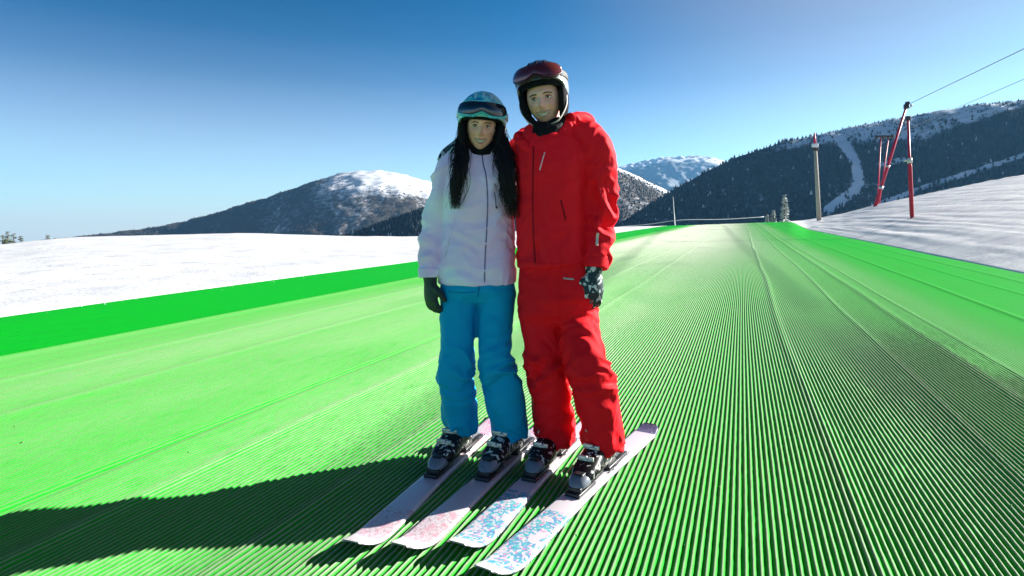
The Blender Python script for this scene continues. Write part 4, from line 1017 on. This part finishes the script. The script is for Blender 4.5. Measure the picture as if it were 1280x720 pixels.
# neck warmer
mb = MB(); limb(mb, [(683, 150, 2.90, 17, .060), (685, 160, 2.90, 20, .085), (683, 170, 2.885, 22, .098), (677, 180, 2.88, 20, .098), (673, 192, 2.88, 15, .09)], n=28, power=2.0)
mb.tube([P(664, 148, 2.86), P(671, 157, 2.82), P(684, 162, 2.80), P(697, 158, 2.82), P(705, 149, 2.86)], [.012, .014, .015, .016, .014], n=12, sub=4, ref=(0, 0, 1))
me = remesh(mb.mesh('n'), .005, 3, .5); cloth_fold(me, lambda V: .007+0*V[:, 0], freq=(9, 9, 20), seed=8); nw = link('neck_warmer', me, M_blk, man)
# gloves
mb = MB(); glove(mb, P(742, 342, 2.81), (-.06, -.14, -1), (-.35, .94, 0), curl=.55, thumb_side=-1, fat=1.12)
me = remesh(mb.mesh('g'), .0042, 2, .4); link('glove', me, M_gl_m, man)
mb = MB(); glove(mb, P(573, 181, 3.06), (-.36, -.95, -.42), (.1, -.3, -1), curl=.6, thumb_side=-1, fat=1.15)
me = remesh(mb.mesh('g'), .0042, 2, .4); link('glove', me, M_gl_m, man)
MAN_HELM = helmet(man, MHx, dict(r=(.122, .145, .132), cz=.058, cy=.018, brow=.13, side0=.0, side1=-.72, gog=dict(z=.36, w=1.02, h=.27, tilt=0, lens=.86)),
    dict(shell=[M_navy, M_white], split=lambda c: ((c[:, 0] > .045) & (c[:, 2] < .125)) | ((np.abs(c[:, 0]) > .10) & (c[:, 2] < .06)), pad=M_pad, strap=M_paleb, vent=M_pad, gframe=mat('dark_frame', (.06, .04, .045), .35), lens=M_lens_red, gstrap=M_strap), 'm')
boot(man, (.195, 2.926), SKI['C'][2], .040); boot(man, (.395, 2.763), SKI['D'][2], .040)

# =================================================== WOMAN
wh_c = P(602, 160, 2.90)
wom_spec = dict(loc=(-.13, 2.95, 0), label='woman in pale lavender ski jacket and blue trousers with long black hair and blue helmet', skin=M_skin_w,
    head_c=tuple(wh_c), head_rot=(math.radians(-2), math.radians(-4), math.radians(2)), head_s=(.93, .95, .92),
    body=[([(602, 172, 2.95, 11, .95), (602, 190, 2.98, 12, 1), (601, 200, 2.98, 26, .085), (600, 212, 2.98, 36, .10), (599, 250, 2.98, 33, .10), (598, 285, 2.98, 30, .09), (597, 330, 2.98, 36, .11), (597, 372, 2.98, 38, .11)], dict(n=28)),
          ([(575, 203, 2.98, 10, .9), (559, 212, 2.97, 11, 1), (551, 245, 2.98, 10, 1), (545, 275, 3.0, 9, 1), (539, 310, 2.96, 8, 1), (537, 345, 2.93, 6, .9), (537, 356, 2.92, 7, .8)], dict()),
          ([(628, 204, 3.0, 10, .9), (640, 214, 3.06, 10, 1), (655, 230, 3.14, 10, 1), (678, 245, 3.17, 9, 1), (700, 250, 3.14, 8, 1), (709, 251, 3.12, 7, 1)], dict()),
          ([(578, 365, 2.98, 18, 1), (574, 400, 2.95, 17, 1), (571, 450, 2.90, 13, 1), (573, 500, 2.95, 11, 1), (575, 535, 2.98, 9, 1), (575, 545, 2.98, 10, 1.2)], dict()),
          ([(616, 365, 2.98, 18, 1), (619, 400, 2.94, 17, 1), (621, 450, 2.87, 13, 1), (630, 500, 2.90, 11, 1), (637, 540, 2.93, 9, 1), (637, 552, 2.93, 10, 1.2)], dict())])
wom, WHx = make_person(wom_spec)
mb = MB()
limb(mb, [(597, 338, 2.98, 44, .13), (597, 360, 2.98, 47.5, .14), (597, 372, 2.97, 47.5, .14), (597, 382, 2.96, 36, .10)], n=36, power=2.3)
limb(mb, [(573.5, 365, 2.97, 23, 1.2), (572.5, 400, 2.95, 23, 1.15), (571.5, 430, 2.92, 22.5, 1.1), (570, 455, 2.90, 22.5, 1.1), (570.5, 475, 2.91, 23, 1.1), (573.5, 505, 2.95, 22.5, 1.15), (575.5, 525, 2.965, 22, 1.15), (576, 537, 2.97, 20.5, 1.15)], n=30, power=2.2)
limb(mb, [(621, 365, 2.97, 23.5, 1.2), (619.5, 395, 2.94, 22.5, 1.15), (618.5, 425, 2.90, 21, 1.1), (620, 450, 2.865, 21.5, 1.1), (625, 472, 2.87, 23.5, 1.1), (631, 500, 2.90, 24, 1.15), (635, 525, 2.92, 23.5, 1.15), (637, 546, 2.925, 21.5, 1.2)], n=30, power=2.2)
me = remesh(mb.mesh('t'), .0065, 4, .5)
zk = P(0, 465, 2.9)[2]; zb = P(0, 540, 2.95)[2]
cloth_fold(me, lambda V: .006+.020*np.exp(-((V[:, 2]-zk)/.12)**2)+.016*np.exp(-((V[:, 2]-zb)/.08)**2), freq=(6, 6, 11), warp=.16, seed=23)
WT = link('trousers', me, M_bluet, wom); bt = bvh_of(me, wom.location)
mb = MB(); seam(mb, bt, [(600, 357), (598, 364), (597, 371)], .0022); seam(mb, bt, [(561, 364), (575, 366), (594, 365)], .0018); mb.build('seam', fabric('dark_blue_trim', (.006, .12, .26)), WT)
mb = MB()
limb(mb, [(597, 353.5, 2.98, 49, .150), (597, 340, 2.98, 48.5, .150), (597, 310, 2.98, 47, .145), (598, 280, 2.98, 44.5, .135), (598.5, 250, 2.98, 44.5, .140), (599, 225, 2.98, 45.5, .140), (600, 207, 2.98, 42, .120), (601, 197, 2.98, 32, .10), (602, 189, 2.98, 23, .085)], n=40, power=2.3)
limb(mb, [(578, 200, 2.98, 14, 1.2), (565, 206, 2.975, 16.5, 1.15), (558, 220, 2.97, 17.5, 1.1), (552, 240, 2.975, 17.5, 1.1), (547, 260, 2.98, 17.5, 1.05), (543, 282, 2.98, 16.5, 1.05), (539.5, 305, 2.96, 15.5, 1), (537.5, 328, 2.94, 14.5, 1), (537, 345, 2.93, 12.5, 1)], n=28)
limb(mb, [(624, 202, 2.99, 15, 1.1), (636, 212, 3.05, 16, 1.05), (655, 230, 3.14, 14, 1), (678, 245, 3.17, 12, 1), (698, 250, 3.15, 11, 1)], n=26)
me = remesh(mb.mesh('j'), .0065, 4, .5)
ze = P(0, 272, 2.98)[2]
cloth_fold(me, lambda V: .009+.016*(1-sst(V[:, 0], -.38, -.33))*np.exp(-((V[:, 2]-ze)/.22)**2)+.004*np.exp(-((V[:, 2]-1.10)/.10)**2), freq=(6, 6, 10), warp=.16, seed=31)
WJ = link('jacket', me, M_wj, wom); bj = bvh_of(me, wom.location)
M_zipg = mat('purple_grey_zip', (.17, .12, .26), .5); M_cord = mat('dark_cord', (.05, .06, .12), .5)
mb = MB(); seam(mb, bj, [(602.5, 190), (604, 205), (607.5, 220), (609.5, 250), (608.5, 285), (606.5, 320), (605.5, 353)], .0034, .6); mb.build('zipper', M_zipg, WJ)
mb = MB(); seam(mb, bj, [(618, 240), (619.5, 250), (620, 259)], .0022); mb.ball(cast(bj, 620.5, 259, .004)[0], .0055); mb.build('zip_pull', M_cord, WJ)
mb = MB(); seam(mb, bj, [(563, 297), (560, 310), (556, 322)], .0030, .6); M_pz = mat('pale_pink_zip', (.70, .50, .60), .5); mb.build('pocket_zip', M_pz, WJ)
mb = MB(); seam(mb, bj, [(634, 280), (633, 296), (631, 312)], .0030, .6); mb.build('pocket_zip', M_pz, WJ)
mb = MB(); seam(mb, bj, [(580, 222), (576, 245), (566, 285), (556, 330), (553, 352)], .0018); seam(mb, bj, [(566, 262), (590, 259), (606, 256)], .0018); seam(mb, bj, [(611, 256), (628, 260), (641, 263)], .0018); seam(mb, bj, [(551, 349), (597, 352), (643, 349)], .0022); mb.build('seam', M_wj, WJ)
mb = MB(); limb(mb, [(602, 194, 2.965, 24, .080), (602, 188, 2.955, 22, .078), (602, 183, 2.955, 20.5, .076)], n=30, sub=3, power=2.2); c_o = mb.build('collar', M_wj, WJ)
mb = MB(); limb(mb, [(602, 190, 2.95, 19, .080), (602, 184, 2.945, 20, .080), (602, 178, 2.95, 19, .070), (602, 168, 2.965, 15, .06)], n=26, sub=3)
me = remesh(mb.mesh('n'), .005, 2, .5); cloth_fold(me, lambda V: .005+0*V[:, 0], freq=(9, 9, 18), seed=2); link('neck_warmer', me, M_blk, wom)
mb = MB(); limb(mb, [(537.2, 336, 2.935, 15, 1), (537, 343, 2.93, 14.2, 1), (537, 347, 2.928, 13.2, 1)], n=26, sub=3); mb.build('cuff', M_wj, WJ)
mb = MB(); glove(mb, P(538, 352, 2.925), (.06, -.12, -1), (.75, .55, 0), curl=1.0, thumb_side=1, fat=1.10)
me = remesh(mb.mesh('g'), .0042, 2, .4); link('glove', me, M_gl_w, wom)
mb = MB(); glove(mb, P(702, 251, 3.14), (1, -.2, -.1), (0, -1, 0), curl=.2, thumb_side=1, fat=1.05)
me = remesh(mb.mesh('g'), .0042, 2, .4); link('glove', me, M_gl_w, wom)
boot(wom, (-.262, 2.97), SKI['A'][2], .040); boot(wom, (-.018, 2.933), SKI['B'][2], .040)
# hair: two long locks in front of the shoulders, from under the helmet
def hp_(px, py, Y, sx, sy): 
    p = P(px, py, Y); return (p[0], p[1], p[2], sx/F*Y, sy)
mb = MB(); strands(mb, [hp_(584, 142, 2.93, 3.5, .03), hp_(581, 165, 2.91, 4.5, .03), hp_(577, 188, 2.87, 6, .03), hp_(576, 210, 2.835, 5.5, .022), hp_(570, 232, 2.825, 5.5, .018), hp_(568.5, 262, 2.825, 3, .010)], 430, seed=1); strands(mb, [hp_(583, 142, 2.92, 5, .03), hp_(579, 175, 2.89, 8, .03), hp_(575, 210, 2.83, 10, .03), hp_(569, 262, 2.82, 8, .02)], 70, w=.0012, seed=11, wave=.02)
mb.build('hair', M_hair, wom)
mb = MB(); strands(mb, [hp_(620, 142, 2.93, 3.5, .03), hp_(623, 165, 2.91, 5, .03), hp_(629, 186, 2.88, 7, .03), hp_(633, 210, 2.845, 7.5, .025), hp_(635, 235, 2.83, 6.5, .02), hp_(642, 274, 2.83, 3.5, .010)], 560, seed=2); strands(mb, [hp_(621, 142, 2.92, 5, .03), hp_(627, 175, 2.89, 9, .03), hp_(632, 215, 2.84, 12, .03), hp_(641, 274, 2.82, 8, .02)], 80, w=.0012, seed=12, wave=.02)
mb.build('hair', M_hair, wom)
mb = MB(); strands(mb, [hp_(602, 150, 3.0, 15, .05), hp_(602, 175, 3.04, 18, .05), hp_(602, 200, 3.11, 20, .03), hp_(602, 225, 3.13, 20, .02)], 420, seed=3)
mb.build('hair', M_hair, wom)
WH = helmet(wom, WHx, dict(r=(.117, .132, .138), cz=.036, cy=.016, brow=.03, nostrap=True, lin=.10, side0=-.05, side1=-.30, gog=dict(z=.235, w=1.0, h=.25, tilt=0, lens=.80)),
    dict(shell=[M_helmw], pad=M_pad, strap=M_strap, vent=mat('pale_blue_vent', (.35, .62, .75), .4), gframe=M_teal, lens=M_lens_dark, gstrap=mat('pale_strap', (.5, .65, .66), .6)), 'w')
V = getV(WH.data); lz = ((V+np.array(world_origin(WH)))-np.array(wh_c))[:, 2]; attr(WH.data, 'low', 1-sst(lz, .0, .12))
